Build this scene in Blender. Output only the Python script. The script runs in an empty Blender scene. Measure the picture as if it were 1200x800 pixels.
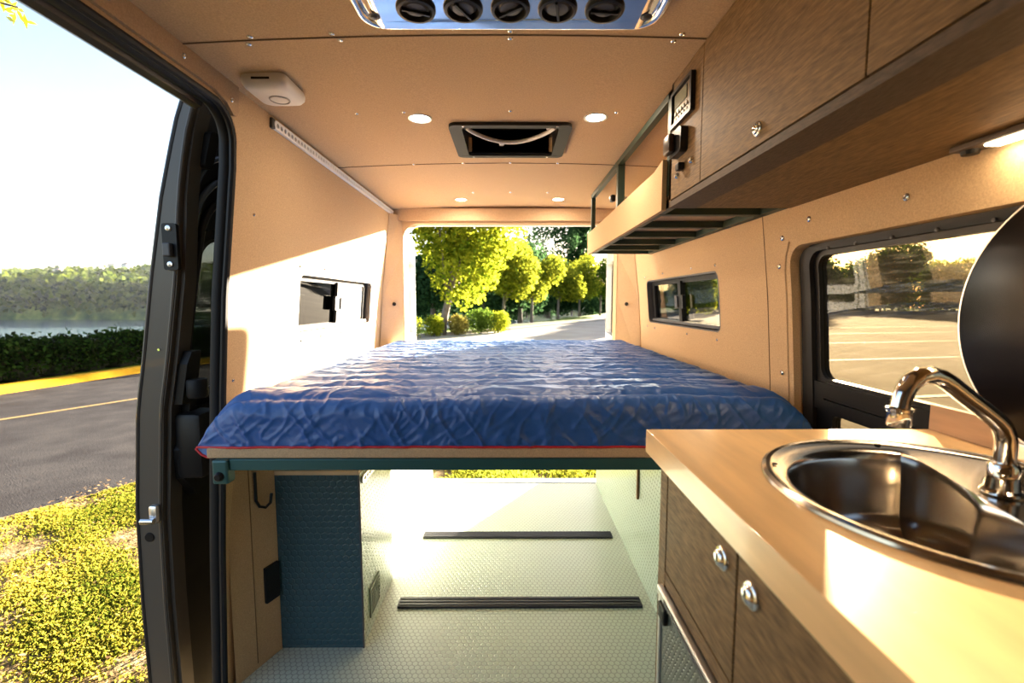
import bpy, bmesh, math, random
import numpy as np
from mathutils import Vector, Matrix, noise
from mathutils.geometry import tessellate_polygon
random.seed(7)
R = math.radians
C = bpy.context.scene.collection
S = bpy.context.scene

# ------------------------------------------------------------------ camera
cam = bpy.data.cameras.new('camera'); cam_o = bpy.data.objects.new('camera', cam); C.objects.link(cam_o)
cam.lens = 16.0; cam.sensor_width = 36.0; cam.clip_start = 0.02; cam.clip_end = 3000
cam_o.location = (0, 0, 1.28)
cam_o.rotation_euler = (R(90 - 5.04), 0, R(-0.2))
cam.dof.use_dof = True; cam.dof.focus_distance = 1.5; cam.dof.aperture_fstop = 3.4
S.camera = cam_o

# ------------------------------------------------------------------ sky, sun, exposure
SUN_DIR = Vector((0.68, 1.0, 0.245)).normalized()      # towards the sun
w = bpy.data.worlds.new('sky'); S.world = w; w.use_nodes = True
wn = w.node_tree.nodes; wl = w.node_tree.links; wn.clear()
sky = wn.new('ShaderNodeTexSky'); sky.sky_type = 'NISHITA'; sky.sun_disc = False
sky.sun_elevation = R(14); sky.sun_rotation = math.atan2(SUN_DIR.x, SUN_DIR.y)
sky.air_density = 1.0; sky.dust_density = 1.5; sky.ozone_density = 1.2
bg = wn.new('ShaderNodeBackground'); bg.inputs[1].default_value = 0.15
wo = wn.new('ShaderNodeOutputWorld')
tnt = wn.new('ShaderNodeMix'); tnt.data_type = 'RGBA'; tnt.blend_type = 'MULTIPLY'; tnt.inputs[0].default_value = 1; tnt.inputs[7].default_value = (1, .92, .92, 1)
wl.new(sky.outputs[0], tnt.inputs[6]); wl.new(tnt.outputs[2], bg.inputs[0]); wl.new(bg.outputs[0], wo.inputs[0])
sl = bpy.data.lights.new('sun', 'SUN'); sl.energy = 26.0; sl.color = (1.0, 0.86, 0.66); sl.angle = R(0.7)
so = bpy.data.objects.new('sun', sl); C.objects.link(so)
so.rotation_euler = SUN_DIR.to_track_quat('Z', 'Y').to_euler()
S.view_settings.view_transform = 'Standard'; S.view_settings.look = 'None'
S.view_settings.gamma = 1.0; S.view_settings.use_curve_mapping = False
S.view_settings.exposure = 2.05

# ------------------------------------------------------------------ materials
def nt(name):
    m = bpy.data.materials.new(name); m.use_nodes = True
    n = m.node_tree.nodes; l = m.node_tree.links
    return m, n, l, n['Principled BSDF']
def mat(name, col, rough=0.5, metal=0.0, coat=0.0, spec=0.5, var=0.0, vscale=40.0, bump=0.0, bscale=200.0, stretch=(1, 1, 1)):
    m, n, l, p = nt(name)
    p.inputs['Base Color'].default_value = (*col, 1); p.inputs['Roughness'].default_value = rough
    p.inputs['Metallic'].default_value = metal; p.inputs['Coat Weight'].default_value = coat
    p.inputs['Specular IOR Level'].default_value = spec
    tc = n.new('ShaderNodeTexCoord'); mp = n.new('ShaderNodeMapping'); mp.inputs['Scale'].default_value = stretch
    l.new(tc.outputs['Object'], mp.inputs[0])
    nz = n.new('ShaderNodeTexNoise'); nz.inputs['Scale'].default_value = vscale; nz.inputs['Detail'].default_value = 4
    l.new(mp.outputs[0], nz.inputs['Vector'])
    cr = n.new('ShaderNodeValToRGB')
    a = [max(0, c * (1 - var)) for c in col]; b = [min(1, c * (1 + var)) for c in col]
    cr.color_ramp.elements[0].position = .3; cr.color_ramp.elements[1].position = .7
    cr.color_ramp.elements[0].color = (*a, 1); cr.color_ramp.elements[1].color = (*b, 1)
    l.new(nz.outputs[0], cr.inputs[0]); l.new(cr.outputs[0], p.inputs['Base Color'])
    if bump:
        n2 = n.new('ShaderNodeTexNoise'); n2.inputs['Scale'].default_value = bscale; n2.inputs['Detail'].default_value = 3
        l.new(mp.outputs[0], n2.inputs['Vector'])
        bp = n.new('ShaderNodeBump'); bp.inputs['Strength'].default_value = bump; bp.inputs['Distance'].default_value = .002
        l.new(n2.outputs[0], bp.inputs['Height']); l.new(bp.outputs[0], p.inputs['Normal'])
    return m
def emis(name, col, st):
    m, n, l, p = nt(name); p.inputs['Emission Color'].default_value = (*col, 1); p.inputs['Emission Strength'].default_value = st
    p.inputs['Base Color'].default_value = (*col, 1)
    return m
def glass(name, tint, refl=0.5, dirt=False):
    m, n, l, p = nt(name); n.remove(p)
    out = n['Material Output']
    tr = n.new('ShaderNodeBsdfTransparent'); tr.inputs[0].default_value = (*tint, 1)
    gl = n.new('ShaderNodeBsdfGlossy'); gl.inputs['Roughness'].default_value = 0.01; gl.inputs[0].default_value = (refl, refl, refl, 1)
    ge = n.new('ShaderNodeNewGeometry'); dp = n.new('ShaderNodeVectorMath'); dp.operation = 'DOT_PRODUCT'
    l.new(ge.outputs['Incoming'], dp.inputs[0]); l.new(ge.outputs['Normal'], dp.inputs[1])
    def mth(op, a, bv):
        q = n.new('ShaderNodeMath'); q.operation = op
        if op == 'SUBTRACT': q.inputs[0].default_value = bv; l.new(a, q.inputs[1])
        else: l.new(a, q.inputs[0]); q.inputs[1].default_value = bv
        return q.outputs[0]
    fr_ = mth('POWER', mth('SUBTRACT', mth('ABSOLUTE', dp.outputs['Value'], 0), 1.0), 5.0)
    fr_ = mth('ADD', mth('MULTIPLY', fr_, .9), .045)
    mx = n.new('ShaderNodeMixShader'); l.new(fr_, mx.inputs[0]); l.new(tr.outputs[0], mx.inputs[1]); l.new(gl.outputs[0], mx.inputs[2])
    last = mx
    if dirt:   # fine scratches and wiped smears on the pane
        tc = n.new('ShaderNodeTexCoord'); mp = n.new('ShaderNodeMapping'); mp.inputs['Scale'].default_value = (1, 2.5, 26)
        mp.inputs['Rotation'].default_value = (R(-14), 0, 0)
        l.new(tc.outputs['Object'], mp.inputs[0])
        nz = n.new('ShaderNodeTexNoise'); nz.inputs['Scale'].default_value = 5; nz.inputs['Detail'].default_value = 8
        l.new(mp.outputs[0], nz.inputs['Vector'])
        cr = n.new('ShaderNodeValToRGB'); cr.color_ramp.elements[0].position = .5; cr.color_ramp.elements[1].position = .82
        cr.color_ramp.elements[0].color = (.002, .002, .002, 1); cr.color_ramp.elements[1].color = (.018, .018, .018, 1)
        l.new(nz.outputs[0], cr.inputs[0])
        tl = n.new('ShaderNodeBsdfTranslucent'); tl.inputs[0].default_value = (.8, .75, .65, 1)
        m2 = n.new('ShaderNodeMixShader'); l.new(cr.outputs[0], m2.inputs[0]); l.new(mx.outputs[0], m2.inputs[1]); l.new(tl.outputs[0], m2.inputs[2])
        last = m2
    l.new(last.outputs[0], out.inputs[0])
    return m
def hexmat(name, col, axes, s=0.027, rough=.28, dk=.62):
    m, n, l, p = nt(name)
    p.inputs['Roughness'].default_value = rough
    tc = n.new('ShaderNodeTexCoord'); sp = n.new('ShaderNodeSeparateXYZ'); l.new(tc.outputs['Object'], sp.inputs[0])
    cb = n.new('ShaderNodeCombineXYZ'); l.new(sp.outputs[axes[0]], cb.inputs[0]); l.new(sp.outputs[axes[1]], cb.inputs[1])
    def vm(op, a, b=None, bv=None, idx=0):
        q = n.new('ShaderNodeVectorMath'); q.operation = op; l.new(a, q.inputs[0])
        if b is not None: l.new(b, q.inputs[1])
        if bv is not None: q.inputs[1].default_value = bv
        return q
    def ma(op, a, b=None, bv=None):
        q = n.new('ShaderNodeMath'); q.operation = op; l.new(a, q.inputs[0])
        if b is not None: l.new(b, q.inputs[1])
        if bv is not None: q.inputs[1].default_value = bv
        return q.outputs[0]
    r = (1.0, 1.7320508, 1.0); h = (.5, .8660254, .5)
    P = vm('MULTIPLY', cb.outputs[0], bv=(1/s, 1/s, 0)).outputs[0]
    P = vm('ADD', P, bv=(500.0, 866.0254, 0.25)).outputs[0]
    A = vm('SUBTRACT', vm('MODULO', P, bv=r).outputs[0], bv=(.5, .8660254, .25)).outputs[0]
    B = vm('SUBTRACT', vm('MODULO', vm('ADD', P, bv=(.5, .8660254, 0)).outputs[0], bv=r).outputs[0], bv=(.5, .8660254, .25)).outputs[0]
    def hd(v):
        ab = vm('ABSOLUTE', v).outputs[0]
        sx = n.new('ShaderNodeSeparateXYZ'); l.new(ab, sx.inputs[0])
        dt = n.new('ShaderNodeVectorMath'); dt.operation = 'DOT_PRODUCT'; l.new(ab, dt.inputs[0]); dt.inputs[1].default_value = (.5, .8660254, 0)
        return ma('MAXIMUM', sx.outputs[0], dt.outputs['Value'])
    d = ma('MINIMUM', hd(A), hd(B))
    mr = n.new('ShaderNodeMapRange'); mr.interpolation_type = 'SMOOTHSTEP'
    mr.inputs[1].default_value = .36; mr.inputs[2].default_value = .47; mr.inputs[3].default_value = 1; mr.inputs[4].default_value = 0
    l.new(d, mr.inputs[0])
    bp = n.new('ShaderNodeBump'); bp.inputs['Strength'].default_value = .6; bp.inputs['Distance'].default_value = .0016
    l.new(mr.outputs[0], bp.inputs['Height']); l.new(bp.outputs[0], p.inputs['Normal'])
    mx = n.new('ShaderNodeMix'); mx.data_type = 'RGBA'; l.new(mr.outputs[0], mx.inputs[0])
    mx.inputs[6].default_value = (*[c * dk for c in col], 1); mx.inputs[7].default_value = (*col, 1)
    l.new(mx.outputs[2], p.inputs['Base Color'])
    return m
def leafmat(name, ca, cb_, trans=.5):
    m, n, l, p = nt(name); n.remove(p); out = n['Material Output']
    at = n.new('ShaderNodeAttribute'); at.attribute_name = 'tint'
    cr = n.new('ShaderNodeValToRGB'); cr.color_ramp.elements[0].color = (*ca, 1); cr.color_ramp.elements[1].color = (*cb_, 1)
    l.new(at.outputs['Fac'], cr.inputs[0])
    df = n.new('ShaderNodeBsdfDiffuse'); tl = n.new('ShaderNodeBsdfTranslucent'); mx = n.new('ShaderNodeMixShader'); mx.inputs[0].default_value = trans
    l.new(cr.outputs[0], df.inputs[0]); l.new(cr.outputs[0], tl.inputs[0]); l.new(df.outputs[0], mx.inputs[1]); l.new(tl.outputs[0], mx.inputs[2])
    l.new(mx.outputs[0], out.inputs[0])
    return m

FAB = mat('tan_fabric', (.54, .375, .22), .95, spec=.1, var=.13, vscale=260, bump=.5, bscale=520)
FABD = mat('tan_fabric_trim', (.48, .335, .205), .95, spec=.1, var=.13, vscale=260, bump=.5, bscale=520)
SEAM = mat('seam_thread', (.16, .10, .055), .9)
BLK = mat('black_plastic', (.009, .009, .010), .42, spec=.25)
RUB = mat('black_rubber', (.010, .010, .011), .6, spec=.3)
DGREY = mat('dark_grey_plastic', (.07, .07, .075), .45)
BROWNF = mat('brown_window_liner', (.10, .07, .05), .6)
CHR = mat('chrome', (.85, .84, .82), .06, 1.0)
STL = mat('polished_steel', (.50, .47, .44), .16, 1.0)
ALU = mat('aluminium', (.75, .75, .76), .32, 1.0)
WHT = mat('white_plastic', (.68, .65, .61), .45)
WRAIL = mat('white_metal', (.9, .9, .89), .35)
PAINT = mat('warm_grey_paint', (.075, .064, .052), .45, coat=.1)
PAINTD = mat('dark_grey_paint', (.018, .018, .020), .4, coat=.15)
PAINTL = mat('lit_body_paint', (.66, .66, .65), .3, coat=.5)  # body paint lightened; light reflecting off the rear doors put into the colour
TEAL = mat('teal_metal', (.025, .095, .095), .4, .2)
GREEN = mat('dark_green_metal', (.028, .05, .035), .45, .2)
WEN = mat('brown_oak_laminate', (.175, .105, .045), .6, spec=.25, var=.5, vscale=30, bump=.35, bscale=40, stretch=(14, 1.2, 14))
WEND = mat('brown_oak_laminate_edge', (.075, .050, .034), .6, spec=.3, var=.45, vscale=30, bump=.4, bscale=26, stretch=(14, 1.6, 14))
MAPLE = mat('maple_worktop', (.88, .58, .28), .3, var=.16, vscale=5, stretch=(5, .8, 5), coat=.2)
MAPLEE = mat('maple_edge', (.66, .43, .25), .4, var=.1, vscale=8, stretch=(6, .8, 6))
PLY = mat('birch_ply', (.55, .38, .22), .7, var=.12, vscale=12)
GAP = mat('dark_gap', (.01, .008, .006), .9)
RED = mat('red_piping', (.55, .012, .018), .55)
HEXF = hexmat('hex_floor', (.50, .555, .48), (0, 1), s=.0205)
HEXV = hexmat('hex_panel', (.36, .43, .36), (1, 2), s=.025, rough=.2)
HEXX = hexmat('hex_panel_shaded', (.022, .06, .075), (0, 2), s=.025, rough=.35, dk=.85)  # teal box front in shade; the shade is put into the colour
HEXD = hexmat('hex_fridge', (.10, .12, .10), (1, 2), s=.012)
GL_D = glass('tinted_glass', (.30, .31, .30), .9)
GL_S = glass('clear_glass', (.46, .42, .34), .35, dirt=True)
GL_C = glass('small_window_glass', (.50, .48, .42), .8)
GL_T = glass('door_glass', (.10, .105, .10), .9)
LAMP = emis('lamp_glow', (1.0, .86, .66), 14)
BUTN = mat('button_grey', (.35, .33, .30), .5)
SCRN = mat('dim_screen', (.22, .24, .18), .2)

# quilted nylon
QUI, n, l, p = nt('blue_nylon')
p.inputs['Base Color'].default_value = (.024, .10, .33, 1); p.inputs['Roughness'].default_value = .38
p.inputs['Specular IOR Level'].default_value = .5
p.inputs['Sheen Weight'].default_value = .2; p.inputs['Sheen Roughness'].default_value = .35; p.inputs['Sheen Tint'].default_value = (.55, .70, 1, 1)
tc = n.new('ShaderNodeTexCoord'); mp = n.new('ShaderNodeMapping'); mp.inputs['Scale'].default_value = (1, 1.6, 1); l.new(tc.outputs['Object'], mp.inputs[0])
nz = n.new('ShaderNodeTexNoise'); nz.inputs['Scale'].default_value = 24; nz.inputs['Detail'].default_value = 4; nz.inputs['Distortion'].default_value = 1.2
nz.noise_type = 'RIDGED_MULTIFRACTAL'
l.new(mp.outputs[0], nz.inputs['Vector'])
bp = n.new('ShaderNodeBump'); bp.inputs['Strength'].default_value = .3; bp.inputs['Distance'].default_value = .006
l.new(nz.outputs[0], bp.inputs['Height']); l.new(bp.outputs[0], p.inputs['Normal'])

# ------------------------------------------------------------------ mesh helpers
def tag(o, label=None, cat=None, group=None, kind=None):
    if label: o['label'] = label
    if cat: o['category'] = cat
    if group: o['group'] = group
    if kind: o['kind'] = kind
    return o
def obj(name, bm, m, parent=None, label=None, cat=None, group=None, kind=None, smooth=False):
    me = bpy.data.meshes.new(name)
    if isinstance(bm, bmesh.types.BMesh):
        bmesh.ops.recalc_face_normals(bm, faces=bm.faces); bm.to_mesh(me); bm.free()
    else: me = bm
    if not isinstance(m, (list, tuple)): m = [m]
    for k in m: me.materials.append(k)
    o = bpy.data.objects.new(name, me); C.objects.link(o)
    if smooth:
        me.polygons.foreach_set('use_smooth', [True] * len(me.polygons))
        if smooth != 'all':
            try: me.set_sharp_from_angle(angle=R(38))
            except Exception: pass
    if parent:
        o.parent = parent
        o.matrix_parent_inverse = Matrix.Translation(-parent.location) if parent.type == 'EMPTY' and parent.rotation_euler.z == 0 else Matrix()
    return tag(o, label, cat, group, kind)
def empty(name, loc, label=None, cat=None, group=None, kind=None):
    o = bpy.data.objects.new(name, None); C.objects.link(o); o.location = loc; o.empty_display_size = .05
    return tag(o, label, cat, group, kind)
def copy_tree(o, parent=None):
    c = o.copy(); C.objects.link(c)
    if parent: c.parent = parent
    for ch in list(o.children): copy_tree(ch, c)
    return c
def box(bm, x0, x1, y0, y1, z0, z1, bev=0.0, seg=2, mi=0):
    b = bmesh.new()
    bmesh.ops.create_cube(b, size=1)
    for v in b.verts: v.co = Vector(((x0+x1)/2 + v.co.x*(x1-x0), (y0+y1)/2 + v.co.y*(y1-y0), (z0+z1)/2 + v.co.z*(z1-z0)))
    if bev: bmesh.ops.bevel(b, geom=list(b.edges), offset=bev, segments=seg, affect='EDGES', profile=.5)
    for f in b.faces: f.material_index = mi
    join(bm, b); return bm
def join(bm, b, M=None):
    if M is not None: bmesh.ops.transform(b, matrix=M, verts=b.verts)
    me = bpy.data.meshes.new('t'); b.to_mesh(me); b.free(); bm.from_mesh(me); bpy.data.meshes.remove(me)
def B(*a, **k): return box(bmesh.new(), *a, **k)
def tube(bm, pts, r, n=10, closed=False, caps=True, flat=None):
    pts = [Vector(p) for p in pts]; N = len(pts); rs = r if isinstance(r, (list, tuple)) else [r]*N
    rings = []; up = Vector((0, 0, 1)); prev = None
    for i, p_ in enumerate(pts):
        a = pts[(i-1) % N] if (closed or i > 0) else p_; c = pts[(i+1) % N] if (closed or i < N-1) else p_
        t = (c-a).normalized()
        if prev is None:
            ref = up if abs(t.z) < .9 else Vector((1, 0, 0)); nx = t.cross(ref).normalized()
        else: nx = (prev - t*prev.dot(t)).normalized()
        prev = nx; ny = t.cross(nx)
        fx, fy = flat or (1, 1)
        rings.append([bm.verts.new(p_ + nx*math.cos(2*math.pi*k/n)*rs[i]*fx + ny*math.sin(2*math.pi*k/n)*rs[i]*fy) for k in range(n)])
    for i in range(N if closed else N-1):
        A, D = rings[i], rings[(i+1) % N]
        for k in range(n): bm.faces.new((A[k], A[(k+1) % n], D[(k+1) % n], D[k]))
    if caps and not closed: bm.faces.new(rings[0]); bm.faces.new(rings[-1][::-1])
    return bm
def T(*a, **k): return tube(bmesh.new(), *a, **k)
def lathe(bm, prof, M=None, n=32, mi=0):
    """prof: (r, z) pairs around local Z"""
    b = bmesh.new(); rings = []
    for r_, z_ in prof:
        if r_ < 1e-6: rings.append([b.verts.new((0, 0, z_))])
        else: rings.append([b.verts.new((r_*math.cos(2*math.pi*k/n), r_*math.sin(2*math.pi*k/n), z_)) for k in range(n)])
    for A, D in zip(rings, rings[1:]):
        for k in range(n):
            k2 = (k+1) % n
            if len(A) == 1 and len(D) == 1: continue
            if len(A) == 1: b.faces.new((A[0], D[k], D[k2]))
            elif len(D) == 1: b.faces.new((A[k], A[k2], D[0]))
            else: b.faces.new((A[k], A[k2], D[k2], D[k]))
    for f in b.faces: f.material_index = mi
    join(bm, b, M); return bm
def rrect(a0, a1, b0, b1, r, n=6):
    out = []
    for cx, cy, s in ((a1-r, b1-r, 0), (a0+r, b1-r, 90), (a0+r, b0+r, 180), (a1-r, b0+r, 270)):
        for k in range(n+1):
            t = R(s + 90*k/n); out.append((cx + r*math.cos(t), cy + r*math.sin(t)))
    return out
def plate(bm, outer, holes, d0, d1, fmap, cutsb=(), cutsa=()):
    """flat outline (a,b) with holes, thickness d0..d1, then fmap(a,b,d)->xyz"""
    loops = [outer] + list(holes)
    tri = tessellate_polygon([[Vector((a, b_, 0)) for a, b_ in lp] for lp in loops])
    flat_ = [p_ for lp in loops for p_ in lp]
    b = bmesh.new()
    v0 = [b.verts.new((x, y, d0)) for x, y in flat_]; v1 = [b.verts.new((x, y, d1)) for x, y in flat_]
    for t in tri:
        try: b.faces.new([v0[i] for i in t]); b.faces.new([v1[i] for i in reversed(t)])
        except ValueError: pass
    o_ = 0
    for lp in loops:
        L = len(lp)
        for i in range(L):
            j = (i+1) % L; b.faces.new((v0[o_+i], v0[o_+j], v1[o_+j], v1[o_+i]))
        o_ += L
    for c in cutsb: bmesh.ops.bisect_plane(b, geom=b.verts[:]+b.edges[:]+b.faces[:], plane_co=(0, c, 0), plane_no=(0, 1, 0))
    for c in cutsa: bmesh.ops.bisect_plane(b, geom=b.verts[:]+b.edges[:]+b.faces[:], plane_co=(c, 0, 0), plane_no=(1, 0, 0))
    for v in b.verts: v.co = Vector(fmap(*v.co))
    join(bm, b); return bm
def P_(*a, **k): return plate(bmesh.new(), *a, **k)
PROF = [(-.4, .945), (0, .935), (.5, .915), (1.0, .886), (1.3, .863), (1.6, .828), (1.8, .805), (1.95, .795), (2.3, .78)]
def px_(z):
    for (z0, x0), (z1, x1) in zip(PROF, PROF[1:]):
        if z <= z1: return x0 + (x1-x0)*(z-z0)/(z1-z0)
    return PROF[-1][1]
CUT = [.25, .5, .75, 1.0, 1.15, 1.3, 1.45, 1.6, 1.7, 1.8, 1.88]
def wmap(s): return lambda y, z, d: (s*(px_(z)+d), y, z)
def wq(s, y, z, d=0): return Vector((s*(px_(z)+d), y, z))
def npmesh(name, V, F, tint=None):
    me = bpy.data.meshes.new(name); V = np.asarray(V, np.float32); F = np.asarray(F, np.int32)
    k = F.shape[1]
    me.vertices.add(len(V)); me.vertices.foreach_set('co', V.ravel())
    me.loops.add(F.size); me.loops.foreach_set('vertex_index', F.ravel())
    me.polygons.add(len(F)); me.polygons.foreach_set('loop_start', np.arange(0, F.size, k, dtype=np.int32)); me.polygons.foreach_set('loop_total', np.full(len(F), k, np.int32))
    if tint is not None:
        a = me.attributes.new('tint', 'FLOAT', 'POINT'); a.data.foreach_set('value', np.asarray(tint, np.float32))
    me.update(calc_edges=True); me.validate()
    return me
rng = np.random.default_rng(5)
def leaves(centers, size, asp=.6, up=0.0):
    """leaf diamonds folded along the midrib; centers (N,3)"""
    N = len(centers); d = rng.normal(size=(N, 3)); d[:, 2] -= up; d /= np.linalg.norm(d, axis=1)[:, None]
    e = rng.normal(size=(N, 3)); e -= (e*d).sum(1)[:, None]*d; e /= np.linalg.norm(e, axis=1)[:, None]
    nn = np.cross(d, e); s = size*(.6+.8*rng.random(N))[:, None]
    V = np.stack([centers-d*s*.5, centers+e*s*asp*.5+nn*s*.08, centers+d*s*.5, centers-e*s*asp*.5+nn*s*.08], 1).reshape(-1, 3)
    F = np.arange(4*N).reshape(N, 4)
    return V, F, np.repeat(rng.random(N), 4)
def blob_pts(blobs, n, shell=.55):
    """random points in ellipsoids [(cx,cy,cz,rx,ry,rz)] biased to the outside"""
    bl = np.array(blobs); wt = bl[:, 3]*bl[:, 4]+bl[:, 4]*bl[:, 5]; k = rng.choice(len(bl), n, p=wt/wt.sum())
    d = rng.normal(size=(n, 3)); d /= np.linalg.norm(d, axis=1)[:, None]
    r = shell+(1-shell)*rng.random(n)**.6
    r *= 1+.12*np.sin(d[:, 0]*9+k)*np.cos(d[:, 2]*8+k*2)
    return bl[k, :3]+d*bl[k, 3:]*r[:, None]

# ------------------------------------------------------------------ van shell
Ys = -1.3; Yr = 3.2
floor = obj('floor', B(-.95, .95, Ys, 3.12, -.06, 0), HEXF, kind='structure')
sill = obj('trim_1', B(-.8, .8, 3.12, 3.2, -.06, .004, bev=.003), ALU, kind='structure', label='metal rear door sill plate')
# ceiling, slightly bowed, with the roof hatch hole
def cmap(x, y, d): return (x, y, 1.92 - .022*(x/.8)**2 + d)
HV = (-.185, .185, 1.725, 2.02)
ceil = obj('ceiling', P_([(-.86, Ys), (.86, Ys), (.86, Yr+.05), (-.86, Yr+.05)], [rrect(HV[0], HV[1], HV[2], HV[3], .02)], 0, .06, cmap,
     cutsa=[i*.1-.8 for i in range(17)]), FAB, kind='structure')
for yy in (1.158, 2.178):
    obj('seam', T([Vector(cmap(x/20-.8, yy, -.0005)) for x in range(0, 33)], .0022, n=6), SEAM, ceil)
# left wall, with sliding-door opening and small window hole
WL = (1.865, 2.83, 1.145, 1.395)
arc = [(1.40-.10+.10*math.cos(R(a)), 1.735+.10*math.sin(R(a))) for a in range(0, 91, 15)]
outl = [(Ys, 1.905), (Ys, -.05), (.02, -.05), (.02, 1.835)] + arc[::-1] + [(1.40, -.05), (Yr, -.05), (Yr, 1.905)]
wall_l = obj('wall_left', P_(outl, [rrect(*WL, .035)], 0, .022, wmap(-1), cutsb=CUT), FAB, kind='structure')
outr = [(Ys, -.05), (Yr, -.05), (Yr, 1.905), (Ys, 1.905)]
WR = (1.885, 2.87, 1.150, 1.405)
BW = (.05, 1.40, .80, 1.445)
wall_r = obj('wall_right', P_(outr, [rrect(*WR, .035), rrect(*BW, .06)], 0, .05, wmap(1), cutsb=CUT), FAB, kind='structure')
for z0, z1 in ((.0, 1.0), (1.0, 1.56)):
    obj('seam', T([wq(1, 1.53, z, -.0005) for z in np.linspace(z0, z1, 9)], .0015, n=6), SEAM, wall_r)
obj('seam', T([wq(1, 1.425 if z < 1.40 else 1.425-(z-1.40)*.5, z, -.001) for z in np.linspace(.88, 1.46, 14)], .003, n=6), FABD, wall_r)
# outer skin of the body beyond the fabric
outl2 = [(1.64, -.05), (Yr, -.05), (Yr, 1.905), (1.64, 1.905)]
for s, ol, hs, nm in ((-1, outl2, [rrect(WL[0]-.0, WL[1], WL[2], WL[3], .035)], 'wall_left_outer'), (1, outr, [rrect(*WR, .035), rrect(*BW, .06)], 'wall_right_outer')):
    obj(nm, P_([(a, b_ + (.0 if b_ > 0 else -.25)) for a, b_ in ol], hs, .051, .075, wmap(s), cutsb=CUT), PAINT, kind='structure')
obj('roof_outer', P_([(-.88, Ys), (.88, Ys), (.88, Yr+.1), (-.88, Yr+.1)], [rrect(HV[0], HV[1], HV[2], HV[3], .02)], .062, .09, cmap), PAINT, kind='structure')
# beam trim over the sliding door and its end flap
obj('trim_2', P_([(Ys, 1.9), (Ys, 1.848), (1.28, 1.848), (1.33, 1.835), (1.362, 1.812), (1.378, 1.815), (1.385, 1.83), (1.385, 1.9)], [], -.010, 0, wmap(-1), cutsb=[1.8, 1.85]), FABD, kind='structure', label='fabric covered beam over the side door opening')
# rear wall: pillars and header
def rmap(x, z, d): return (x, Yr+d, z)
ro = [(-.93, -.05), (-.735, -.05)] + [(-.735, 1.70)] + [(-.735+.11-.11*math.cos(R(a)), 1.70+.11*math.sin(R(a))) for a in (15, 30, 45, 60, 75, 90)] + \
     [(.735-.11+.11*math.cos(R(a)), 1.70+.11*math.sin(R(a))) for a in (90, 75, 60, 45, 30, 15)] + [(.735, 1.70), (.735, -.05), (.93, -.05), (.80, 1.94), (-.80, 1.94)]
obj('wall_rear', P_(ro, [], -.03, .06, rmap), FABD, kind='structure')
obj('wall_rear_outer', P_([(x*1.01, z) for x, z in ro], [], .061, .10, rmap), PAINTL, kind='structure')
obj('front_light_block', P_([(-.97, -.3), (.97, -.3), (.97, 1.98), (-.97, 1.98)], [], 0, .05, lambda x, z, d: (x, Ys-.05+d, z)), DGREY, kind='structure')  # unseen blank panel added behind the camera to cut ambient light
# slanted pillar covers in the back corners
for s, nm in ((-1, 'trim_3'), (1, 'trim_4')):
    b = bmesh.new()
    for z0, z1 in ((.8, 1.3), (1.3, 1.6), (1.6, 1.86)):
        f = [(s*(px_(z0)-.004), 3.06, z0), (s*(px_(z1)-.004), 3.06, z1), (s*.742, 3.165, z1), (s*.742, 3.165, z0)]
        b.faces.new([b.verts.new(q) for q in f])
        g = [(s*.742, 3.165, z0), (s*.742, 3.165, z1), (s*.735, 3.28, z1), (s*.735, 3.28, z0)]
        b.faces.new([b.verts.new(q) for q in g])
    o = obj(nm, b, FABD, kind='structure')
    obj('cap', lathe(bmesh.new(), [(0, .006), (.011, .005), (.013, 0), (0, 0)], Matrix.Translation((s*.79, 3.108, 1.262)) @ Matrix.Rotation(R(90), 4, 'X') @ Matrix.Rotation(R(-s*35), 4, 'Y')), BLK, o)
obj('trim_5', P_([(-.80, 1.825), (.80, 1.825), (.80, 1.905), (-.80, 1.905)], [], -.06, -.031, rmap), FABD, kind='structure', label='fabric covered header over the rear doors')

# black rubber seal round the side door opening
sp_ = [wq(-1, y, 1.838, .03) for y in np.linspace(.03, 1.28, 14)] + [wq(-1, 1.29+.105*math.sin(R(a)), 1.733+.105*math.cos(R(a)), .028) for a in range(10, 91, 10)] + \
      [wq(-1, 1.397, z, .026) for z in np.linspace(1.68, -.05, 24)]
seal = obj('door_seal', T(sp_, .019, n=10), RUB, label='black rubber seal running round the open side door frame', cat='seal', smooth=True)
obj('lip', T([q + Vector((.026, -.012, -.008)) for q in sp_], .010, n=8), RUB, seal, smooth=True)
obj('trim_6', T([q + Vector((-.034, 0, -.008)) for q in sp_[:15]], .022, n=8), PAINTD, kind='structure', label='dark painted body edge outside the door seal', smooth=True)

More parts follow.
